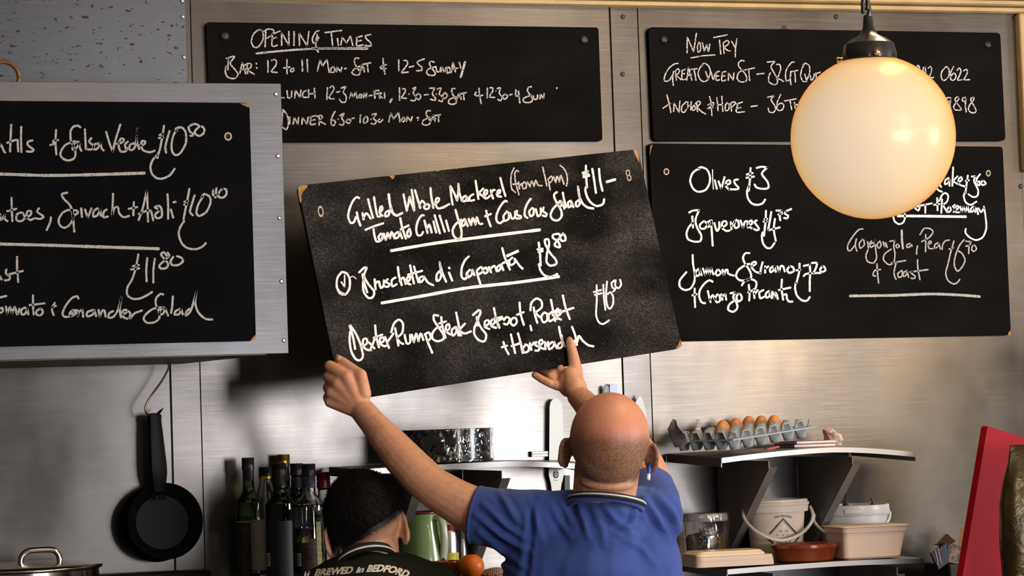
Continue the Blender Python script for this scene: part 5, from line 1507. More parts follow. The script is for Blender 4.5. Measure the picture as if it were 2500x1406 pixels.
# cling-wrapped tub of herbs
c, d_ = on_low(1724, .17)
R_ = 53/FPX*d_
H = pz(1724, 1253, .17)
t = thing('herb_tub', c, 'clear tub of dried herbs wrapped in cling film, left end of the lower shelf', 'tub')
bm = B(); lathe(bm, [(0, 0), (R_*.90, 0), (R_, H*.97), (R_*.985, H*.97), (R_*.885, .002), (0, .002)], c, seg=48)
obj('tub_wall', bm, M_CLEARPLAST, t, True)
bm = B(); lathe(bm, [(0, .003), (R_*.87, .003), (R_*.90, H*.5), (R_*.80, H*.56), (R_*.3, H*.60), (0, H*.58)], c, seg=60)
bmesh.ops.subdivide_edges(bm, edges=bm.edges[:], cuts=1)
for v in bm.verts: v.co += Vector((mnoise.noise(v.co*180), mnoise.noise(v.co*180+Vector((5, 0, 0))), mnoise.noise(v.co*180+Vector((0, 9, 0)))))*.0025
obj('dried_spice', bm, M('ochre_spice', (0.24, 0.13, 0.035), .9, var=(150, (0.10, 0.05, 0.02), .45, .6)), t, True)
ref = to_cam(c)
bm = B(); lathe(bm, [(R_*.905, H*.03), (R_*.94, H*.45), (R_*.965, H*.72)], c, seg=36, a0=math.radians(-18), a1=math.radians(34), ref=ref)
obj('herb_packet', bm, M('foil_and_dark_herbs', (0.018, 0.02, 0.016), .35, .2, var=(190, (0.55, 0.55, 0.52), .56, .62, (1, 1, 1))), t, True)
bm = B(); lathe(bm, [(R_*1.03, H*.84), (R_*1.045, H*.86), (R_*1.045, H*.97), (R_*1.02, H), (R_*.6, H+.001), (0, H+.001), (0, H-.002), (R_*1.0, H*.965), (R_*1.0, H*.84)], c, seg=56)
obj('lid', bm, M('cloudy_clear_lid', (0.42, 0.40, 0.40), .25, spec=.6, alpha=.75), t, 'auto')
bm = B()
lathe(bm, [(R_*.96, .002), (R_*.985, H*.3), (R_*1.02, H*.6), (R_*1.06, H*.8), (R_*1.08, H*.97), (R_*1.0, H*1.02), (R_*.4, H*1.03)], c, seg=120)
bmesh.ops.subdivide_edges(bm, edges=bm.edges[:], cuts=1)
wrinkled(bm, .004, 8, (1, 1, .6), 80, c)
obj('cling_film', bm, M_FILM, t, True)

# two lids stacked
lc_, d_ = on_low(1783, .325)
lx0, lx1 = P(1690, 1372, .36).x, P(1882, 1372, .36).x
zt1 = pz(1783, 1357, .38)


def lid_box(name, lab, x0, x1, y0, y1, z0, z1, mat, inset):
    t = thing(name, ((x0+x1)/2, (y0+y1)/2, z0), lab, 'lid', 'plastic lids on the lower shelf')
    bm = B()
    r0 = rrect((x0, y0, z0), (x1, y0, z0), (x1, y1, z0), (x0, y1, z0), .018, 6)
    n = len(r0)
    cx_, cy_ = (x0+x1)/2, (y0+y1)/2
    lv = []
    for s, z in ((1.0, z0), (1.0, z0+(z1-z0)*.45), (.985, z0+(z1-z0)*.5), (1-inset*.3, z0+(z1-z0)*.56), (1-inset, z1), (1-inset-.03, z1)):
        lv.append([bm.verts.new((cx_+(p.x-cx_)*s, cy_+(p.y-cy_)*s, z)) for p in r0])
    for a, c_ in zip(lv[:-1], lv[1:]):
        for k in range(n): bm.faces.new([a[k], a[(k+1) % n], c_[(k+1) % n], c_[k]])
    bm.faces.new(lv[-1]); bm.faces.new(lv[0][::-1])
    obj('lid_shell', bm, mat, t, 'auto')
    return t


lid_box('plastic_lid', 'lower cream plastic lid of the pair at the shelf front', lx0, lx1, -.392, -.27, ZL+.0008, ZL+zt1, M_CREAMBOX, .03)
zt2 = pz(1783, 1344, .37)
lid_box('plastic_lid', 'upper cream plastic lid with sloping edges, on top of the other lid', P(1692, 1355, .36).x, P(1862, 1355, .36).x, -.385, -.28, ZL+zt1+.0006, ZL+zt2, M_CREAMLID2, .10)

# sea salt bucket
c, d_ = on_low(1897, .165)
R_ = 83/FPX*d_
H = pz(1897, 1219, .165)
t = thing('salt_bucket', c, 'cream lidded bucket lettered SEA SALT with a swing handle', 'bucket')
Rb, Rt = 62/FPX*d_, 71/FPX*d_
zl_ = pz(1897, 1248, .24)
bm = B(); lathe(bm, [(0, 0), (Rb*.97, 0), (Rb, .004), (Rt, zl_), (Rt*.98, zl_), (Rb*.97, .006), (0, .006)], c, seg=64)
obj('bucket_body', bm, M_BUCKET, t, 'auto')
bm = B(); lathe(bm, [(Rt*1.0, zl_-.004), (R_*.95, zl_-.004), (R_*.97, zl_+(H-zl_)*.42), (R_*.99, zl_+(H-zl_)*.46), (R_, zl_+(H-zl_)*.55), (R_, zl_+(H-zl_)*.72), (R_*.96, zl_+(H-zl_)*.76), (R_*.95, H), (R_*.90, H), (R_*.88, H-.004), (0, H-.004)], c, seg=64)
obj('lid', bm, M_WHITEPLAST, t, 'auto')
bm = B()
hpts = [(1817, 1236), (1815, 1258), (1824, 1276), (1845, 1296), (1875, 1312), (1905, 1319), (1935, 1313), (1962, 1298), (1980, 1276), (1985, 1256), (1978, 1236)]
offs = [.165, .19, .215, .245, .265, .272, .265, .245, .215, .19, .165]
tube(bm, smooth_path([P(x, y, o_) for (x, y), o_ in zip(hpts, offs)], 5), .0042, 10)
obj('swing_handle', bm, M_WHITEPLAST, t, True)
for sx in (-1, 1):
    p = c+Vector((math.cos(0)*sx*R_*.97, 0, zl_+(H-zl_)*.3))
    bm = B(); ball(bm, p, (.006, .009, .012), seg=14, rings=8)
    obj('handle_lug', bm, M_WHITEPLAST, t, True)
ref = to_cam(c)
sidev = Vector((0, 0, 1)).cross(ref)


def bucket_hit(px, py, lift=.0006):
    """where the sight line meets the bucket's sloping side"""
    d = ray(px, py)
    lo = (Vector((c.x, c.y, 0))-Vector((cO.x, cO.y, 0))).length-.15
    tt = lo/Vector((d.x, d.y, 0)).length
    for _ in range(60):
        p = cO+d*tt
        h_ = p.z-c.z
        rr_ = Rb+(Rt-Rb)*max(0, min(1, h_/zl_))+lift
        g = math.hypot(p.x-c.x, p.y-c.y)-rr_
        tt += g*.9/1.0
        if abs(g) < 1e-5: break
    return p


class BPlane:
    def hit(s, px, py, lift=0): return bucket_hit(px, py, .0007)


def ink(data, w_, mat, name, parent, ln=6):
    bm = B()
    strokes(bm, BPlane(), (0, 0, 1), data, w_)
    return obj(name, bm, mat, parent)


ink("1912 1266 1879 1303/1912 1266 1944 1301/1872 1313 1892 1331/1951 1311 1936 1330", 3.2, M_INK, 'diamond_outline', t)
ink("1912 1271 1884 1302/1912 1271 1939 1300/1878 1316 1895 1331/1946 1315 1932 1330", .9, M_INK, 'diamond_inner_line', t)
bm = B()
bm.faces.new([bm.verts.new(bucket_hit(x, y, .0004)) for x, y in ((1912, 1280), (1920, 1288), (1912, 1296), (1904, 1288))])
obj('pale_crystal_mark', bm, M_PALEPRINT, t)
ink("1903 1296.5 1909 1296/1918 1296.3 1924 1296/1896 1306 1900 1305.6/1911 1306 1914 1305.8/1921 1305.6 1924 1305.8", 1.7, M_INKB, 'printed_fragments', t)


def font_mesh(txt, size=1.0, shear=0.0, offset=0.0, align='LEFT'):
    cu = bpy.data.curves.new('tmp', 'FONT')
    cu.body = txt
    cu.size = size
    cu.shear = shear
    cu.offset = offset
    cu.align_x = align
    cu.resolution_u = 3
    o = bpy.data.objects.new('tmp', cu)
    C.objects.link(o)
    dg = bpy.context.evaluated_depsgraph_get(); dg.update()
    me = bpy.data.meshes.new_from_object(o.evaluated_get(dg))
    bpy.data.objects.remove(o); bpy.data.curves.remove(cu)
    return me


def text_on(txt, pos_fn, hit_fn, mat, name, parent, shear=0.0, offset=0.0, subdiv=0):
    """pos_fn(u, v) -> photo position; u along the text 0..1, v in letter heights (0 baseline, 1 cap height)"""
    me = font_mesh(txt, 1.0, shear, offset)
    bm = B(); bm.from_mesh(me)
    bpy.data.meshes.remove(me)
    if subdiv:
        bmesh.ops.triangulate(bm, faces=bm.faces[:])
        bmesh.ops.subdivide_edges(bm, edges=[e for e in bm.edges if e.calc_length() > .12], cuts=subdiv)
    x0_, x1_ = min(v.co.x for v in bm.verts), max(v.co.x for v in bm.verts)
    ytop = .69
    for v in bm.verts:
        px, py = pos_fn((v.co.x-x0_)/(x1_-x0_), v.co.y/ytop)
        v.co = hit_fn(px, py)
    return obj(name, bm, mat, parent)


def arc_pos(x0_, y0_, x1_, y1_, rise, hgt):
    def f(u, v):
        x = x0_+(x1_-x0_)*u
        y = y0_+(y1_-y0_)*u-rise*4*u*(1-u)
        sl = ((y1_-y0_)-rise*4*(1-2*u))/(x1_-x0_)
        l = math.hypot(1, sl)
        return x+sl/l*v*hgt, y-v*hgt/l
    return f


text_on('THE ORIGINAL', arc_pos(1891, 1266, 1933, 1265, 3.5, 5.0), bucket_hit, M_INKB, 'printed_words', t, 0, .012)
text_on('SEA SALT', arc_pos(1895, 1327, 1931, 1326, .3, 6.2), bucket_hit, M_INKB, 'printed_words', t, 0, .015)

# dark carton behind the bucket
c2, d_ = on_low(1838, .055)
bm = B(); box(bm, P(1820, 1300, .06).x, P(1850, 1300, .06).x, -.075, -.02, ZL+.0008, ZL+pz(1836, 1250, .07)); bevel_all(bm, .002, 1)
tag(obj('carton', bm, M('dark_green_card', (0.014, 0.028, 0.020), .5, var=(60, (0.05, 0.08, 0.06), .6, .64, (1, 1, 3))), None, False, c2), 'narrow dark green carton tucked behind the salt bucket', 'carton')

# terracotta dishes
c3, d_ = on_low(1965, .318)
dish('terracotta_dish', 'round glazed terracotta dish at the front of the lower shelf', c3, 82/FPX*d_, pz(1968, 1331, .40), 'dish')
c4, d4 = on_low(2086, .12)
dish('terracotta_dish', 'second terracotta dish under the handled tub at the shelf back', c4, 92/FPX*d4, .024, 'dish')

# big translucent tub with handle, pears in it
R_ = 90/FPX*d4
z0_ = .0255
H = pz(2086, 1232, .12)-z0_
cb = c4+Vector((0, 0, z0_))
t = thing('handled_tub', cb, 'white translucent tub with a swing handle and pears poking out', 'tub')
rb_ = R_*.84
bm = B(); lathe(bm, [(0, 0), (rb_*.97, 0), (rb_, .004), (R_*.93, H*.72), (R_*.93, H*.74), (R_*.98, H*.74), (R_, H*.77), (R_, H*.86), (R_*.985, H*.88), (R_*.985, H*.98), (R_*.97, H), (R_*.91, H), (R_*.90, H*.74), (rb_*.95, .006), (0, .006)], cb, seg=64)
obj('tub_body', bm, M('frosted_white_plastic', (0.60, 0.56, 0.54), .32, spec=.5), t, 'auto')
bm = B(); ref = to_cam(cb)
lathe(bm, [(R_*1.005, H*.78), (R_*1.03, H*.80), (R_*1.03, H*.90), (R_*1.005, H*.92)], cb, seg=14, a0=math.radians(-12), a1=math.radians(14), ref=ref)
obj('lifting_tab', bm, M_WHITEPLAST, t, True)
bm = B()
tube(bm, smooth_path([P(1990, 1255, .13), P(1987, 1270, .16), P(1998, 1286, .19), P(2020, 1302, .22), P(2050, 1309, .235), P(2090, 1311, .24), P(2130, 1300, .225), P(2155, 1285, .20), P(2170, 1268, .165), P(2173, 1250, .13)], 5), .0036, 8)
obj('swing_handle', bm, M_WHITEPLAST, t, True)
for sx in (-1, 1):
    bm = B(); ball(bm, cb+Vector((sx*R_*1.02, 0, H*.72)), (.006, .008, .012), seg=14, rings=8)
    obj('handle_lug', bm, M_WHITEPLAST, t, True)
M_PEAR = M('dark_pear_skin', (0.075, 0.045, 0.012), .5, var=(25, (0.03, 0.018, 0.008), .4, .7))
for px, ytop, ys, off, lab, bend in ((2064, 1219, 1203, .13, 'dark pear with a tall stem, left one in the handled tub', (.000, .003)), (2130, 1226, 1217, .12, 'dark pear with a short bent stem, right one in the handled tub', (-.004, .0))):
    p = P(px, ytop, off)
    z_b = cb.z+.0075
    hp_ = p.z-z_b
    k = 0.024
    b0 = Vector((p.x, p.y, z_b))
    t = thing('pear', b0, lab, 'fruit', 'pears in the handled tub')
    bm = B(); lathe(bm, [(0, 0), (k*.6, .004), (k*.95, .02), (k, .034), (k*.9, hp_*.55), (k*.6, hp_*.72), (k*.36, hp_*.86), (k*.22, hp_*.96), (0, hp_)], b0, seg=32)
    obj('pear_flesh', bm, M_PEAR, t, True)
    bm = B(); tp_ = P(px, ys, off)
    tube(bm, smooth_path([p-Vector((0, 0, .003)), (p+tp_)/2+Vector((bend[0]*.5, 0, 0)), tp_+Vector((bend[0], 0, 0)), tp_+Vector((bend[0]-.002, 0, .001))], 4), [.0017]*12+[.0024], 7)
    obj('stem', bm, M('black_stem', (0.01, 0.008, 0.006), .8), t, True)

# cream rectangular tub with lid
xa, xb = P(2066, 1362, .395).x, P(2208, 1357, .395).x
xa2, xb2 = P(2058, 1285, .40).x, P(2225, 1282, .40).x
zt_ = pz(2140, 1284, .40)
yb_, yf_ = -.265, -.388
t = thing('lidded_tub', ((xa+xb)/2, (yb_+yf_)/2, ZL), 'cream rectangular lidded tub at the right end of the lower shelf', 'tub')


def loft(levels, mat, name, parent, rad=.016):
    bm = B(); rows = []
    for x0_, x1_, y0_, y1_, z in levels:
        rows.append([bm.verts.new(p) for p in rrect((x0_, y0_, z), (x1_, y0_, z), (x1_, y1_, z), (x0_, y1_, z), rad, 6)])
    n = len(rows[0])
    for a, c_ in zip(rows[:-1], rows[1:]):
        for k in range(n): bm.faces.new([a[k], a[(k+1) % n], c_[(k+1) % n], c_[k]])
    bm.faces.new(rows[0][::-1]); bm.faces.new(rows[-1])
    return obj(name, bm, mat, parent, 'auto')


Z0 = ZL+.0008
loft([(xa+.006, xb-.006, yf_+.010, yb_-.010, Z0), (xa+.001, xb-.001, yf_+.004, yb_-.004, Z0+.005), (xa2+.008, xb2-.006, yf_+.001, yb_-.001, Z0+zt_*.80), (xa2+.005, xb2-.004, yf_-.003, yb_+.003, Z0+zt_*.81), (xa2+.005, xb2-.004, yf_-.004, yb_+.004, Z0+zt_*.955)], M_CREAMBOX, 'tub_body', t)
loft([(xa2+.002, xb2-.001, yf_-.006, yb_+.006, Z0+zt_*.957), (xa2, xb2, yf_-.009, yb_+.009, Z0+zt_*.975), (xa2+.001, xb2-.001, yf_-.008, yb_+.008, Z0+zt_), (xa2+.008, xb2-.008, yf_, yb_, Z0+zt_*1.01)], M_CREAMLID2, 'lid', t, .02)

# ------------------------------------------------------------------ far right: red board, foil bag, dark bin of packets
ro = .62
a = [P(2411, 1040, ro), P(2414, 1038, ro), P(2640, 1088, ro-.06), P(2590, 1700, ro-.06), P(2300, 1700, ro)]
zb_ = ZSIDE+.001
TLc = P(2411, 1039, ro)
dv = (P(2350, 1406, ro)-TLc).normalized()
TRc = TLc+Vector((.20, .075, -.055))
k1 = (zb_-TLc.z)/dv.z
BLc = TLc+dv*k1
k2 = (zb_-TRc.z)/dv.z
BRc = TRc+dv*k2
nrm = (TRc-TLc).cross(BLc-TLc).normalized()
if nrm.dot(cF) > 0: nrm = -nrm
bm = B()
prism(bm, rrect(TLc, TRc, BRc, BLc, .006, 4), -nrm*.02)
bevel_all(bm, .0015, 1)
bz_ = min(v.co.z for v in bm.verts)
bmesh.ops.translate(bm, verts=bm.verts, vec=(0, 0, ZSIDE+.0006-bz_))
tag(obj('chopping_board', bm, M('red_plastic_board', (0.27, 0.004, 0.010), .5, spec=.12, bump=(260, .2, .0006)), None, False, (BLc+BRc)/2), 'red plastic chopping board leaning upright at the right edge', 'chopping board')

bo_ = .78
pxs = [(2466, 1086), (2459, 1130), (2451, 1180), (2444, 1235), (2442, 1290), (2448, 1340), (2453, 1406)]
lft = [P(x, y, bo_) for x, y in pxs]
lft.append(Vector((lft[-1].x, lft[-1].y, ZSIDE+.001)))
t = thing('foil_bag', (lft[-1].x+.07, -bo_, ZSIDE), 'dark olive foil bag with a ragged top in front of the red board', 'bag')
bm = B(); rows = []
for i, p in enumerate(lft):
    wid = .15
    th = (.004, .016, .028, .036, .04, .04, .04, .038)[i]
    row = []
    for k in range(24):
        a = 2*math.pi*k/24
        x = p.x+wid/2-wid/2*math.copysign(abs(math.cos(a))**.7, math.cos(a))
        y = p.y+th*math.copysign(abs(math.sin(a))**.8, math.sin(a))
        row.append(bm.verts.new((x+.003*mnoise.noise(Vector((a, i*1.3, 0))), y+.006*mnoise.noise(Vector((a*2, i*1.7, 4))), p.z+(.006*mnoise.noise(Vector((a*4, 2, 1))) if i == 0 else 0))))
    rows.append(row)
for A_, D_ in zip(rows[:-1], rows[1:]):
    for k in range(24): bm.faces.new([A_[k], A_[(k+1) % 24], D_[(k+1) % 24], D_[k]])
bm.faces.new(rows[0]); bm.faces.new(rows[-1][::-1])
bmesh.ops.subdivide_edges(bm, edges=bm.edges[:], cuts=1, use_grid_fill=True, smooth=.5)
obj('bag_body', bm, M('olive_foil', (0.05, 0.035, 0.008), .3, .5, bump=(25, .6, .01), var=(10, (0.022, 0.016, 0.006), .4, .7)), t, True)

do = .16
dz0 = ZSIDE+.001
dx0, dx1 = P(2288, 1400, do).x, P(2352, 1400, do).x+.10
t = thing('packet_bin', ((dx0+dx1)/2, -do, dz0), 'dark bin holding wrapped packets in the lower right corner', 'bin')
bm = B()
ztb = P(2300, 1375, do).z
hexa(bm, [(dx0+.01, -do-.06, dz0), (dx1, -do-.06, dz0), (dx1, -do+.08, dz0), (dx0+.01, -do+.08, dz0), (dx0, -do-.07, ztb), (dx1+.01, -do-.07, ztb), (dx1+.01, -do+.09, ztb), (dx0, -do+.09, ztb)])
bevel_all(bm, .004, 2)
obj('bin_body', bm, M('black_bin_plastic', (0.008, 0.008, 0.009), .4), t)
hp = [P(2292, 1384, do+.08), P(2300, 1400, do+.09), P(2304, 1412, do+.09)]


def loose_box(name, lab, cat, quad, off, thick, mat, group=None, drop=True):
    pts = [P(x, y, off) for x, y in quad]
    bm = B(); prism(bm, pts, (0.01, thick, 0)); bevel_all(bm, .0015, 1)
    c_ = sum(pts, Vector())/4
    return tag(obj(name, bm, mat, None, False, (c_.x, c_.y, min(p.z for p in pts))), lab, cat, group)


M_NAVYP = M('navy_packet', (0.012, 0.012, 0.04), .35, coat=.3)
pk = loose_box('packet', 'navy packet with tiny pale lettering standing in the dark bin', 'packet', ((2272, 1350), (2312, 1325), (2318, 1372), (2292, 1392)), do+.066, .03, M_NAVYP, 'packets in the dark bin')
bm = B()
plp = Plane(P(2290, 1350, do+.0668), (0, -1, 0))
strokes(bm, plp, (0, 0, 1), "2284 1344 2286 1354/2286.5 1356 2288 1362/2288.5 1364 2291 1372/2289 1375 2291 1379/2290 1338 2292 1346/2292.5 1348 2294 1358/2294.5 1360 2297 1368/2297 1370 2299 1374", 2.0)
obj('tiny_lettering', bm, M('pale_grey_print', (0.36, 0.33, 0.36), .6), pk)
loose_box('packet', 'dark glossy packet with a gold fold on top of the navy one', 'packet', ((2284, 1330), (2312, 1302), (2334, 1322), (2306, 1336)), do+.045, .04, M('dark_gold_wrap', (0.06, 0.03, 0.012), .2, .6, var=(30, (0.5, 0.33, 0.1), .64, .66)), 'packets in the dark bin')
loose_box('packet', 'brown patterned packet beside the navy packet', 'packet', ((2314, 1322), (2352, 1338), (2350, 1380), (2312, 1372)), do+.04, .04, M('brown_patterned_wrap', (0.18, 0.08, 0.045), .45, var=(45, (0.015, 0.012, 0.012), .48, .52)), 'packets in the dark bin')
loose_box('cardboard_flap', 'piece of brown cardboard standing behind the packets', 'cardboard', ((2345, 1285), (2372, 1295), (2366, 1400), (2330, 1400)), do-.01, .004, M('brown_card', (0.16, 0.085, 0.02), .8))

# ------------------------------------------------------------------ people
def skin_mat(name, base, red, lo=.45, hi=.7):
    """skin with a 'stubble' attribute: cropped hair growing through it"""
    m = M(name, base, .48, var=[(9, red, lo, hi), (70, tuple(c*.80 for c in base), .48, .72), (260, tuple(c*1.12 for c in base), .55, .75)], bump=(350, .25, .0012), sss=.10, spec=.45)
    N, L = m.node_tree.nodes, m.node_tree.links
    b = N['Principled BSDF']
    src = b.inputs['Base Color'].links[0].from_socket
    at = N.new('ShaderNodeAttribute'); at.attribute_name = 'stubble'
    tc = N.new('ShaderNodeTexCoord')
    n = N.new('ShaderNodeTexNoise'); n.inputs['Scale'].default_value = 260; n.inputs['Detail'].default_value = 2
    L.new(tc.outputs['Object'], n.inputs['Vector'])
    a = N.new('ShaderNodeMath'); a.operation = 'MULTIPLY_ADD'
    L.new(n.outputs['Fac'], a.inputs[0]); a.inputs[1].default_value = 1.3; a.inputs[2].default_value = -.65
    s = N.new('ShaderNodeMath'); s.operation = 'ADD'
    L.new(at.outputs['Fac'], s.inputs[0]); L.new(a.outputs[0], s.inputs[1])
    mu = N.new('ShaderNodeMath'); mu.operation = 'MULTIPLY'; mu.use_clamp = True
    L.new(s.outputs[0], mu.inputs[0]); L.new(at.outputs['Fac'], mu.inputs[1])
    x = N.new('ShaderNodeMix'); x.data_type = 'RGBA'
    af = N.new('ShaderNodeAttribute'); af.attribute_name = 'flush'
    xf = N.new('ShaderNodeMix'); xf.data_type = 'RGBA'
    L.new(af.outputs['Fac'], xf.inputs['Factor']); L.new(src, xf.inputs[6])
    xf.inputs[7].default_value = (0.50, 0.17, 0.10, 1)
    src = xf.outputs[2]
    L.new(mu.outputs[0], x.inputs['Factor']); L.new(src, x.inputs[6])
    x.inputs[7].default_value = (0.045, 0.026, 0.014, 1) if 'fair' in name else (0.008, 0.006, 0.005, 1)
    L.new(x.outputs[2], b.inputs['Base Color'])
    return m


M_SKIN1 = skin_mat('fair_ruddy_skin', (0.58, 0.29, 0.165), (0.52, 0.20, 0.115))
M_SKIN2 = skin_mat('olive_skin', (0.52, 0.27, 0.155), (0.46, 0.20, 0.10))
M_NAIL = M('fingernail', (0.66, 0.36, 0.26), .3, coat=.3)
M_BLUE = M('blue_cotton', (0.036, 0.066, 0.255), .85, sheen=.12, spec=.25, var=(16, (0.027, 0.052, 0.205), .4, .75), bump=(700, .3, .0006))
M_OLIVET = M('black_green_cotton', (0.0075, 0.0085, 0.0055), .95, spec=.2, bump=(700, .3, .0006))
M_HAIR = M('dark_hair', (0.0028, 0.0021, 0.0019), .6, spec=.12, bump=(420, .5, .0015, (1, 1, .3)), var=(90, (0.006, 0.0045, 0.0035), .5, .7))
M_STRAPB = M('apron_strap_black', (0.010, 0.010, 0.013), .8)
M_STRAPW = M('apron_strap_white', (0.62, 0.60, 0.58), .8)
M_PRINT = M('cream_shirt_print', (0.60, 0.55, 0.47), .8, var=(200, (0.45, 0.41, 0.34), .5, .65))
M_TROUS = M('dark_trousers', (0.02, 0.02, 0.025), .9)
M_SHOE = M('black_shoe', (0.01, 0.01, 0.01), .4)
M_EYE = M('eye', (0.6, 0.58, 0.55), .2)


def head_parts(bm, c, r, u, f, s):
    """skull, jaw, nose, ears; s = half width of the skull in metres. r right, u up, f facing direction"""
    k = s/.086
    pt = lambda x, y, z: c+r*(x*k)+f*(y*k)+u*(z*k)
    ball(bm, pt(0, -.006, .004), (.085*k, .100*k, .096*k), (r, f, u), 36, 24)
    ball(bm, pt(0, -.040, -.014), (.074*k, .058*k, .074*k), (r, f, u), 30, 20)
    ball(bm, pt(0, .030, -.052), (.066*k, .066*k, .070*k), (r, f, u), 28, 18)
    cap(bm, pt(0, .055, -.085), .040*k, pt(0, .080, -.108), .022*k)
    ball(bm, pt(0, .086, .022), (.052*k, .014*k, .012*k), (r, f, u), 18, 10)
    cap(bm, pt(0, .093, .010), .008*k, pt(0, .116, -.030), .013*k)
    ball(bm, pt(0, .100, -.066), (.026*k, .008*k, .006*k), (r, f, u), 14, 8)
    ball(bm, pt(0, .097, -.078), (.022*k, .009*k, .006*k), (r, f, u), 14, 8)
    for sx in (-1, 1):
        ball(bm, pt(sx*.033, .080, .004), (.015*k, .012*k, .010*k), (r, f, u), 14, 8)
        ball(bm, pt(sx*.045, .070, -.035), (.024*k, .018*k, .018*k), (r, f, u), 14, 8)


def ear(bm, c, r, u, f, s, sx, ex=.082, ey=.004, ez=-.012, flare=.55, tall=.034):
    k = s/.086
    o = c+r*(sx*ex*k)+f*(ey*k)+u*(ez*k)
    out = (r*sx*flare-f*(1-flare*.55)).normalized()     # shells stand off the skull, opening forwards
    side = out.cross(u).normalized()
    n = 14
    ring = []
    for i in range(n+1):
        a = math.radians(-70)+math.radians(290)*i/n
        ring.append(o+out*(.013*k+.013*k*math.cos(a))+u*(tall*k*math.sin(a)*(.92 if math.sin(a) < 0 else 1)))
    chain(bm, [(p, (.0047 if 2 < i < n-1 else .0062)*k) for i, p in enumerate(ring)])
    ball(bm, o+out*.012*k, (.015*k, .0035*k, tall*.85*k), (out, side, u), 16, 10)
    ball(bm, o+out*.008*k-u*tall*.92*k, (.009*k, .005*k, .010*k), (out, side, u), 12, 8)


def attr_stubble(me, fn, nm='stubble'):
    a = me.attributes.new(nm, 'FLOAT', 'POINT')
    a.data.foreach_set('value', [fn(v.co) for v in me.vertices])


def sstep(a, b_, x):
    t = max(0, min(1, (x-a)/(b_-a)))
    return t*t*(3-2*t)


# ============ the bald man
hc = Q(1488, 1070, 5.25)
a_ = math.radians(3.5)
r1 = (cR*math.cos(a_)-cU*math.sin(a_)).normalized()
u_t = (cU*math.cos(a_)+cR*math.sin(a_))
tb = math.radians(16)
u1 = (u_t*math.cos(tb)-cF*math.sin(tb)).normalized()
f1 = (cF*math.cos(tb)+u_t*math.sin(tb)).normalized()
foot = Vector((Q(1455, 1420, 5.30).x, Q(1455, 1420, 5.30).y, 0))
man = thing('person', foot, 'bald man in a blue T-shirt, back turned, holding up the tilted blackboard', 'person')


def bpt(px, py, lift):
    return HB.hit(px, py, lift)


def bdep(px, py): return S(HB.hit(px, py))[2]


bm = B()
head_parts(bm, hc, r1, u1, f1, .0862)
ear(bm, hc, r1, u1, f1, .0862, -1, ex=.0835, ez=-.036, ey=.002, flare=.72, tall=.030)
ear(bm, hc, r1, u1, f1, .0862, 1, ex=.0835, ez=-.036, ey=.002, flare=.72, tall=.030)
# neck with the roll of skin at the nape
cap(bm, Q(1483, 1140, 5.27), .071, Q(1474, 1222, 5.295), .068)
ball(bm, Q(1482, 1172, 5.245), (.062, .045, .022), (r1, f1, u1), 24, 14)
chain(bm, [(Q(1474, 1222, 5.295), .066), (Q(1466, 1330, 5.33), .085), (Q(1455, 1460, 5.33), .11)])
chain(bm, [(Q(1472, 1260, 5.30), .05), (Q(1300, 1275, 5.31), .055)])
chain(bm, [(Q(1472, 1260, 5.30), .05), (Q(1600, 1265, 5.33), .055)])
# left arm
Lw = Q(886, 1003, 5.497)
chain(bm, [(Q(1300, 1278, 5.31), .058), (Q(1170, 1254, 5.335), .0535), (Q(1108, 1220, 5.35), .0475), (Q(1055, 1187, 5.365), .0435)])
chain(bm, [(Q(1055, 1187, 5.365), .0435), (Q(1022, 1158, 5.38), .0445), (Q(980, 1115, 5.405), .0425), (Q(945, 1073, 5.43), .037), (Q(912, 1034, 5.465), .0305), (Lw, .0285)])
# right arm, mostly behind the head
Rw = Q(1413, 968, 5.785)
chain(bm, [(Q(1600, 1265, 5.33), .058), (Q(1590, 1200, 5.40), .053), (Q(1572, 1140, 5.47), .047), (Q(1550, 1098, 5.53), .044), (Q(1508, 1058, 5.60), .043), (Q(1466, 1020, 5.68), .038), (Q(1432, 988, 5.745), .031), (Rw, .0275)])
# left hand: fist round the board's left edge, thumb on its face
dl = bdep(818, 900)
ix, mx, rx_, px_ = Q(846, 920, 5.500), Q(824, 938, 5.503), Q(809, 958, 5.508), Q(806, 981, 5.513)
for k, (p, r_) in enumerate(((ix, .0150), (mx, .0150), (rx_, .0142), (px_, .0130))):
    cap(bm, Lw+(p-Lw)*.12, .021, p, r_)
ball(bm, Q(850, 962, 5.515), (.030, .022, .036), (cR, cF, cU), 20, 14)
ball(bm, Q(872, 935, 5.512), (.022, .020, .026), (cR, cF, cU), 20, 14)
back = dl+.030
chain(bm, [(ix, .0142), (Q(805, 893, 5.522), .0128), (Q(806, 893, dl+.012), .0112), (Q(826, 897, back), .0095), (Q(848, 902, back+.002), .0085)])
chain(bm, [(mx, .0142), (Q(801, 920, 5.528), .0124), (Q(805, 921, dl+.014), .0112), (Q(826, 925, back), .0095), (Q(852, 930, back+.002), .0085)])
chain(bm, [(rx_, .0135), (Q(800, 946, 5.533), .0118), (Q(806, 947, dl+.014), .0105), (Q(826, 951, back), .0092), (Q(848, 956, back+.002), .0082)])
chain(bm, [(px_, .0120), (Q(799, 970, 5.537), .0104), (Q(806, 971, dl+.014), .0092), (Q(824, 975, back), .0080), (Q(842, 979, back+.002), .0072)])
thb = [(Q(889, 962, 5.497), .0165), (Q(880, 916, 5.505), .0150), (Q(868, 907, 5.512), .0128), (Q(851, 894, 5.520), .0118), (Q(838, 884, 5.527), .0108), (Q(828, 876, 5.532), .0088), (Q(824, 872, 5.535), .0070)]
chain(bm, thb)
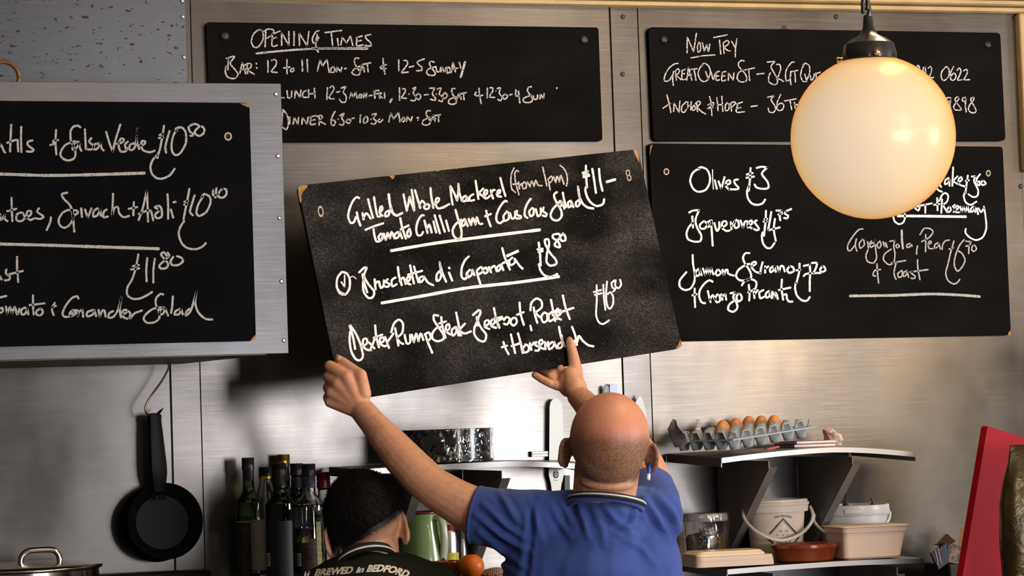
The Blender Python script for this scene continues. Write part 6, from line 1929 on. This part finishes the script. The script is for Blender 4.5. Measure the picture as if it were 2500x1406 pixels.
# right hand: thumb up on the board's face, fingers under and behind the lower edge
d0 = bdep(1393, 850)
th = [(Q(1404, 945, d0-.045), .0190), (Q(1405, 905, d0-.034), .0175), (Q(1402, 885, d0-.026), .0150), (Q(1398, 862, d0-.020), .0128), (Q(1394, 846, d0-.016), .0118), (Q(1391.5, 834, d0-.0125), .0098), (Q(1390.5, 829, d0-.011), .0078)]
chain(bm, th)
dk = bdep(1350, 900)
chain(bm, [(Rw, .0265), (Q(1402, 940, d0-.050), .0275), (Q(1394, 915, d0-.040), .021)])
ball(bm, Q(1388, 935, d0-.035), (.026, .024, .034), (cR, cF, cU), 20, 14)
ball(bm, Q(1372, 930, d0-.015), (.020, .024, .024), (cR, cF, cU), 20, 14)
chain(bm, [(Q(1380, 915, d0-.020), .013), (Q(1369, 902, dk+.010), .0105), (Q(1362, 889, dk+.040), .0098), (Q(1354, 872, dk+.047), .0085)])
chain(bm, [(Q(1372, 922, d0-.014), .013), (Q(1352, 910, dk+.015), .0105), (Q(1340, 895, dk+.042), .0096), (Q(1330, 880, dk+.047), .0082)])
chain(bm, [(Q(1366, 929, d0-.020), .0125), (Q(1344, 917.5, dk+.006), .0100), (Q(1326, 910, dk+.030), .0090), (Q(1309, 904.5, dk+.050), .0078)])
chain(bm, [(Q(1362, 941, d0-.030), .0125), (Q(1343, 936, dk-.022), .0100), (Q(1323, 926, dk-.018), .0094), (Q(1306, 915.5, dk-.012), .0086)])
me = remesh(bm, .0030, 4, .45)
hr = [hc]


def stub1(p):
    d = p-hc
    x, y, z = d.dot(r1)/.086, d.dot(f1)/.1, d.dot(u1)/.096
    if d.length > .17: return 0
    band = sstep(.48, -.05, z+.25*y)*sstep(-1.22, -.86, z-.12)
    back = sstep(.75, .1, y)
    pt = S(p)
    return .78*band*back*(1.0 if pt[1] < 1178 else sstep(1196, 1172, pt[1]))


attr_stubble(me, stub1)
attr_stubble(me, lambda p: .5*sstep(.17, .14, (p-hc).length)*sstep(-.3, .5, (p-hc).dot(u1)/.09), 'flush')
body = obj('body', me, M_SKIN1, man, True)
for (p0, p1, rr2) in ((Q(829.5, 877, 5.522), Q(824, 871, 5.526), .0058), (Q(1395.5, 838, d0-.024), Q(1394, 829, d0-.019), .0058)):
    bm = B()
    d = (p1-p0).normalized()
    n_ = (-cF-d*(-cF).dot(d)).normalized()
    sd = d.cross(n_)
    ball(bm, (p0+p1)/2, (rr2, (p1-p0).length*.75, .0022), (sd, d, n_), 16, 10)
    obj('thumbnail', bm, M_NAIL, body, True)
for sx in (-1, 1):
    bm = B(); ball(bm, hc+r1*sx*.033+f1*.087+u1*.006, .0095, seg=14, rings=10); obj('eye', bm, M_EYE, man, True)


def folded_shirt(bm, voxel, cuts, folds, name, mat, parent, amp=.006, sig=6.5, smooth_it=8, extra=None):
    me = remesh(bm, voxel, smooth_it, .5)
    b2 = B(); b2.from_mesh(me)
    for co, no in cuts:
        # cut only the faces near the opening
        bmesh.ops.bisect_plane(b2, geom=b2.verts[:]+b2.edges[:]+b2.faces[:], plane_co=co, plane_no=no, clear_outer=True)
    b2.normal_update()
    lines = [[(a, c_) for a, c_ in zip(f[1][:-1], f[1][1:])] for f in folds]
    for v in b2.verts:
        if v.normal.dot(cF) > .25: continue
        x, y, _ = S(v.co)
        h_ = 0
        for (w_, pts_), segs in zip(folds, lines):
            best = 1e9; bt = 0
            for i, (a, c_) in enumerate(segs):
                dx, dy = c_[0]-a[0], c_[1]-a[1]
                t_ = max(0, min(1, ((x-a[0])*dx+(y-a[1])*dy)/(dx*dx+dy*dy)))
                d_ = math.hypot(x-a[0]-dx*t_, y-a[1]-dy*t_)
                if d_ < best: best, bt = d_, (i+t_)/len(segs)
            if best < sig*4:
                env = math.sin(math.pi*max(.08, min(.92, bt)))**.6
                q = best/sig
                h_ += w_*env*(math.exp(-q*q*.5)-.55*math.exp(-((q-2.0)**2)*.6))
        h_ += .35*mnoise.noise(v.co*14)+.2*mnoise.noise(v.co*30)
        v.co += v.normal*amp*h_
    me2 = bpy.data.meshes.new(name)
    b2.to_mesh(me2); b2.free()
    bpy.data.meshes.remove(me)
    return obj(name, me2, mat, parent, True)


bm = B()
D = 5.30
chain(bm, [(Q(1470, 1262, D), .072), (Q(1462, 1330, D+.01), .125), (Q(1455, 1420, D+.015), .150), (Q(1455, 1560, D+.015), .158), (Q(1455, 1750, D+.02), .155)])
ball(bm, Q(1500, 1400, D+.03), (.148, .13, .17), (cR, cF, cU), 28, 18)
ball(bm, Q(1395, 1400, D+.02), (.150, .125, .155), (cR, cF, cU), 28, 18)
ball(bm, Q(1477, 1247, D-.022), (.083, .076, .036), (cR, cF, cU), 28, 18)
# yoke to both shoulders, sleeves
chain(bm, [(Q(1472, 1266, D), .058), (Q(1400, 1272, D), .068), (Q(1310, 1290, D+.005), .078)])
chain(bm, [(Q(1478, 1266, D), .058), (Q(1550, 1262, D+.01), .066), (Q(1595, 1262, D+.03), .068)])
chain(bm, [(Q(1310, 1284, D+.005), .080), (Q(1240, 1271, D+.02), .071), (Q(1165, 1256, D+.036), .0605), (Q(1110, 1244, D+.048), .0585)])
chain(bm, [(Q(1595, 1262, D+.03), .068), (Q(1594, 1226, D+.07), .060), (Q(1588, 1195, D+.105), .055)])
cap(bm, Q(1330, 1345, D+.01), .085, Q(1395, 1430, D+.01), .11)
folds = [
 (1.1, [(1162, 1258), (1220, 1303), (1292, 1345)]), (.9, [(1180, 1231), (1234, 1283), (1289, 1322)]), (.8, [(1220, 1204), (1237, 1231), (1263, 1275)]),
 (.8, [(1170, 1300), (1230, 1350), (1280, 1385)]), (.6, [(1185, 1345), (1230, 1380), (1270, 1406)]),
 (-.9, [(1303, 1219), (1296, 1280), (1292, 1330), (1280, 1420)]),
 (1.0, [(1300, 1222), (1308, 1262), (1324, 1320)]), (.8, [(1340, 1225), (1362, 1265), (1392, 1310)]), (.9, [(1410, 1226), (1428, 1277), (1436, 1310)]), (.5, [(1372, 1230), (1385, 1255), (1396, 1292)]),
 (1.0, [(1574, 1212), (1607, 1268), (1630, 1312)]), (1.0, [(1555, 1225), (1545, 1279), (1510, 1302)]), (.9, [(1610, 1205), (1642, 1248), (1660, 1295)]),
 (.8, [(1473, 1233), (1504, 1272), (1553, 1310)]), (.6, [(1590, 1200), (1625, 1240), (1650, 1270)]), (.5, [(1450, 1240), (1470, 1290), (1476, 1330)]), (.5, [(1520, 1310), (1570, 1340), (1600, 1380)]),
]
sh_c = Q(1156, 1256, D+.036)
sl_dir = (Q(1110, 1244, D+.048)-Q(1240, 1271, D+.02)).normalized()
nk = Q(1479, 1212, D-.01)
nkd = (u_t*.93+cF*.36).normalized()
shirt = folded_shirt(bm, .0052, [(sh_c, sl_dir), (nk, nkd)] if False else [(sh_c, sl_dir)], folds, 'tshirt', M_BLUE, man, .0085)
# sleeve hem, collar, apron strap
bm = B()
e1 = sl_dir.orthogonal().normalized(); e2 = sl_dir.cross(e1)
hcn = Q(1162, 1256, D+.036)
tube(bm, [hcn+(e1*math.cos(a)+e2*math.sin(a))*.0612 for a in [2*math.pi*i/48 for i in range(49)]], .0030, 8)
obj('sleeve_hem', bm, M_BLUE, shirt, True)


def ring_px(front, depthf, half_r, base_c, n=48):
    pass


def neck_ring(c, r, nrm, ref, rad, prof_w, mat, name, parent, seg=64):
    bm = B()
    lathe(bm, [(r-rad, -prof_w/2), (r, -prof_w/2-.0005), (r+rad*.6, 0), (r, prof_w/2), (r-rad, prof_w/2)], c, nrm, seg=seg)
    return obj(name, bm, mat, parent, True)


ncen = Q(1477, 1241, D-.030)
neck_ring(ncen, .0835, nkd, None, .004, .015, M_BLUE, 'collar', shirt)
st_c = Q(1481, 1224, D-.033)
sdir = (u_t*.97+cF*.25+cR*.03).normalized()
neck_ring(st_c, .0815, sdir, None, .003, .0135, M_STRAPB, 'apron_strap', man)
neck_ring(st_c+sdir*.0015, .0838, sdir, None, .003, .0036, M_STRAPW, 'strap_stripe', man)


def lower_body(root, hip, dirx, wid, z_top, lean=0.0):
    bm = B()
    fx, fy = hip.x, hip.y
    for sx in (-1, 1):
        o = dirx*(sx*wid)
        chain(bm, [(Vector((fx, fy, z_top))+o*.6, .125), (Vector((fx, fy, z_top*.9))+o*.8, .115), (Vector((fx, fy, z_top*.52))+o, .07), (Vector((fx, fy, .09))+o*1.05, .052)])
    chain(bm, [(Vector((fx, fy, z_top+.04))-dirx*.05, .13), (Vector((fx, fy, z_top+.04))+dirx*.05, .13)])
    obj('trousers', remesh(bm, .015, 6), M_TROUS, root, True)
    for sx in (-1, 1):
        bm = B()
        o = Vector((fx, fy, .0))+dirx*(sx*wid*1.05)
        ff_ = Vector((-dirx.y, dirx.x, 0))
        cap(bm, o+Vector((0, 0, .045))-ff_*.06, .045, o+Vector((0, 0, .036))+ff_*.13, .036)
        bmesh.ops.bisect_plane(bm, geom=bm.verts[:]+bm.edges[:]+bm.faces[:], plane_co=(0, 0, .001), plane_no=(0, 0, -1), clear_outer=True)
        obj('shoe', bm, M_SHOE, root, True)


dx = Vector((cR.x, cR.y, 0)).normalized()
lower_body(man, foot, dx, .11, .86)
# biro behind the right ear
pp0, pp1 = hc+r1*.0905+f1*.0-u1*.046, hc+r1*.0875-f1*.035-u1*.064
bm = B(); tube(bm, [pp0, pp1], .0036, 10)
t = thing('biro', pp1, 'blue and white biro tucked behind the right ear of the bald man', 'pen')
t.location = pp1
obj('barrel', bm, M('blue_biro_barrel', (0.03, 0.10, 0.42), .3), t, True)
bm = B(); tube(bm, [pp1, pp1+(pp1-pp0).normalized()*.014], .0040, 10); obj('cap', bm, M('white_biro_cap', (0.75, 0.75, 0.78), .3), t, True)

# ============ the dark-haired man bending forward
D2 = 5.42
hc2 = Q(890, 1262, D2)
a_ = math.radians(-9)
r2 = (cR*math.cos(a_)-cU*math.sin(a_)).normalized()
ut2 = (cU*math.cos(a_)+cR*math.sin(a_)).normalized()
# turned a little to his left so that the right ear shows
yw = math.radians(12)
fl = (cF*math.cos(yw)-r2*math.sin(yw)).normalized()
r2 = (r2*math.cos(yw)+cF*math.sin(yw)).normalized()
tb = math.radians(-20)
u2 = (ut2*math.cos(tb)-fl*math.sin(tb)).normalized()
f2 = (fl*math.cos(tb)+ut2*math.sin(tb)).normalized()
foot2 = Vector((Q(915, 1500, 5.33).x, Q(915, 1500, 5.33).y-.02, 0))
lad = thing('person', foot2, 'dark-haired man in a black-green T-shirt bending forward, back turned, near the bottles', 'person')
S2 = .0805
bm = B()
head_parts(bm, hc2, r2, u2, f2, S2)
ear(bm, hc2, r2, u2, f2, S2, 1, ex=.074, ey=-.022, ez=-.048, flare=.45, tall=.040)
ear(bm, hc2, r2, u2, f2, S2, -1, ex=.086, ey=.0, ez=-.050, flare=.6, tall=.036)
nb = Q(908, 1406, D2-.045)
chain(bm, [(Q(903, 1300, D2-.0), .062), (Q(908, 1345, D2-.03), .060), (nb, .062)])
chain(bm, [(nb, .055), (Q(910, 1500, 5.37), .09), (Q(912, 1640, 5.36), .10)])
chain(bm, [(nb, .042), (Q(770, 1474, 5.37), .06), (Q(735, 1590, 5.40), .048), (Q(770, 1640, 5.42), .040), (Q(805, 1620, 5.44), .032)])
chain(bm, [(nb, .042), (Q(1050, 1466, 5.37), .06), (Q(1075, 1590, 5.40), .048), (Q(1040, 1640, 5.42), .040), (Q(1000, 1620, 5.44), .032)])
for bx_ in (805, 995):
    w_ = Q(bx_, 1615, 5.42)
    ball(bm, w_+cF*.04, (.040, .045, .016), (cR, cF, cU), 18, 12)
    for k in range(4):
        s_ = w_+cR*(-.027+.018*k)+cF*.075
        chain(bm, [(s_, .0095), (s_+cF*.03-cU*.004, .0088), (s_+cF*(.05-.006*abs(k-1.5))-cU*.014, .0078)])
    sg = 1 if bx_ < 900 else -1
    chain(bm, [(w_+cR*.03*sg+cF*.03, .012), (w_+cR*.05*sg+cF*.06, .0105), (w_+cR*.05*sg+cF*.085-cU*.006, .0088)])
me = remesh(bm, .0042, 5, .5)


def hairline2(p):
    """photo-measured height of the hair edge across the nape"""
    d = p-hc2
    return d.dot(u2), d.dot(r2), d.dot(f2)


def stub2(p):
    d = p-hc2
    if d.length > .16: return 0
    n_ = (-u2+f2*.35+r2*.42).normalized()
    return 1.25*sstep(.036, -.002, (p-(hc2-u2*.020)).dot(n_))*sstep(.55, .25, d.dot(f2)/S2)*sstep(.092, .086, abs(d.dot(r2)))


attr_stubble(me, stub2)
b2 = obj('body', me, M_SKIN2, lad, True)
for sx in (-1, 1):
    bm = B(); ball(bm, hc2+r2*sx*.031+f2*.082+u2*.006, .0095, seg=14, rings=10); obj('eye', bm, M_EYE, lad, True)
bm = B()
k = S2/.086
pt2 = lambda x, y, z: hc2+r2*(x*k)+f2*(y*k)+u2*(z*k)
ball(bm, pt2(0, -.004, .010), (.094*k, .104*k, .102*k), (r2, f2, u2), 40, 28)
ball(bm, pt2(0, -.030, .0), (.090*k, .078*k, .090*k), (r2, f2, u2), 40, 28)
ball(bm, pt2(0.0, .02, .062), (.066*k, .07*k, .052*k), (r2, f2, u2), 30, 20)
ball(bm, pt2(-.052, -.012, -.03), (.036*k, .06*k, .060*k), (r2, f2, u2), 30, 20)
me = remesh(bm, .004, 4, .5)
bb = B(); bb.from_mesh(me)
lo = hc2-u2*.020*k
bmesh.ops.bisect_plane(bb, geom=bb.verts[:]+bb.edges[:]+bb.faces[:], plane_co=lo, plane_no=(-u2+f2*.35+r2*-.42*-1), clear_outer=True)
bmesh.ops.bisect_plane(bb, geom=bb.verts[:]+bb.edges[:]+bb.faces[:], plane_co=hc2+f2*.075*k+u2*.03, plane_no=(f2-u2*.6), clear_outer=True)
for v in bb.verts:
    q = v.co*1.0
    v.co += (v.co-hc2).normalized()*(.0012*mnoise.noise(Vector((q.x*120, q.y*120, q.z*60)))+.0012*mnoise.noise(q*300))
bb.normal_update()
rnd = random.Random(3)
fs = [f for f in bb.faces if f.normal.dot(cF) < .35]
hn_ = (-u2+f2*.35+r2*.42).normalized()
strands = []
for _ in range(9000):
    f = rnd.choice(fs)
    p = f.calc_center_median()+Vector((rnd.uniform(-1, 1), rnd.uniform(-1, 1), rnd.uniform(-1, 1)))*.0025
    s_ = (p-lo).dot(hn_)
    n_ = f.normal
    d = (n_*.55-u2*.55*(1 if s_ > -.10 else .2)+Vector((rnd.uniform(-1, 1), rnd.uniform(-1, 1), rnd.uniform(-1, 1)))*.45).normalized()
    strands.append((p-n_*.001, d, rnd.uniform(.0045, .0085) if s_ < -.02 else rnd.uniform(.005, .014)))
for p, d, L_ in strands:
    sd = d.cross(cF+Vector((rnd.uniform(-.6, .6), 0, rnd.uniform(-.6, .6)))).normalized()*.00045
    bb.faces.new([bb.verts.new(p-sd), bb.verts.new(p+sd), bb.verts.new(p+d*L_)])
me3 = bpy.data.meshes.new('hair'); bb.to_mesh(me3); bb.free()
obj('hair', me3, M_HAIR, lad, True)

bm = B()
DS = 5.30
chain(bm, [(Q(905, 1408, DS+.05), .062), (Q(908, 1470, DS+.02), .105), (Q(910, 1560, DS), .150), (Q(912, 1720, DS+.02), .150)])
chain(bm, [(Q(900, 1416, DS+.06), .060), (Q(840, 1430, DS+.06), .068), (Q(775, 1466, DS+.07), .070)])
chain(bm, [(Q(910, 1412, DS+.06), .060), (Q(985, 1424, DS+.06), .068), (Q(1052, 1456, DS+.07), .074)])
chain(bm, [(Q(775, 1466, DS+.07), .070), (Q(738, 1560, DS+.10), .060)])
chain(bm, [(Q(1052, 1456, DS+.07), .074), (Q(1075, 1560, DS+.10), .060)])
ball(bm, Q(910, 1480, DS+.03), (.16, .11, .11), (cR, cF, cU), 28, 18)
sh2 = folded_shirt(bm, .006, [], [(.6, [(1000, 1375), (1030, 1390), (1060, 1420)]), (.5, [(800, 1380), (770, 1400), (750, 1430)])], 'tshirt', M_OLIVET, lad, .004, 8)
nc2 = Q(893, 1368, D2-.052)
nd2 = (ut2*.80+fl*.55+cR*.02).normalized()
neck_ring(nc2, .0650, nd2, None, .004, .016, M_STRAPB, 'apron_strap', lad)
neck_ring(nc2-nd2*.004, .0680, nd2, None, .003, .0045, M_STRAPW, 'strap_stripe', lad)
neck_ring(nc2-nd2*.011, .0690, nd2, None, .004, .008, M_OLIVET, 'collar', sh2)
lower_body(lad, foot2, dx, .10, .84)

# lettering across the shoulders: printed on the cloth
bpy.context.view_layer.update()
bs = B(); bs.from_mesh(sh2.data)
bs.transform(Matrix.Translation(wloc(sh2)))
tree = BVHTree.FromBMesh(bs)


def cloth_hit(px, py):
    d = ray(px, py).normalized()
    h_ = tree.ray_cast(cO, d)
    if h_[0] is None: return Q(px, py, 5.2)
    n_ = h_[1] if h_[1].dot(d) < 0 else -h_[1]
    return h_[0]-d*.0025


ARC = [(744, 1420), (770, 1405.5), (798, 1399), (830, 1392), (862, 1384), (893, 1393-16), (930, 1389.5-14), (960, 1394-14), (985, 1404-12), (1000, 1412-8)]
# measured base line of the lettering: centre of curvature far below
bl_pts = [(730, 1413), (768, 1405.5), (815, 1402), (868, 1398), (892, 1395.5), (930, 1394.5), (955, 1397.5), (975, 1404), (1003, 1413)]


def on_arc(x):
    for (xa_, ya_), (xb_, yb_) in zip(bl_pts[:-1], bl_pts[1:]):
        if x <= xb_ or (xb_, yb_) == bl_pts[-1]:
            t_ = (x-xa_)/(xb_-xa_)
            return ya_+(yb_-ya_)*t_
    return bl_pts[-1][1]


def arc_text(txt, xs, xe, hgt, name):
    def pos(u, v):
        x = xs+(xe-xs)*u
        y = on_arc(x)
        sl = (on_arc(x+12)-on_arc(x-12))/24
        return x+v*hgt*(.12+sl*.8), y-v*hgt
    text_on(txt, pos, cloth_hit, M_PRINT, name, sh2, .32, .05, 1)


arc_text('BREWED', 767, 862, 15.5, 'shirt_lettering')
arc_text('in', 868, 889, 13.5, 'shirt_lettering')
arc_text('BEDFORD', 894, 996, 15.5, 'shirt_lettering')
arc_text('H', 740, 758, 14, 'shirt_lettering')
bs.free()
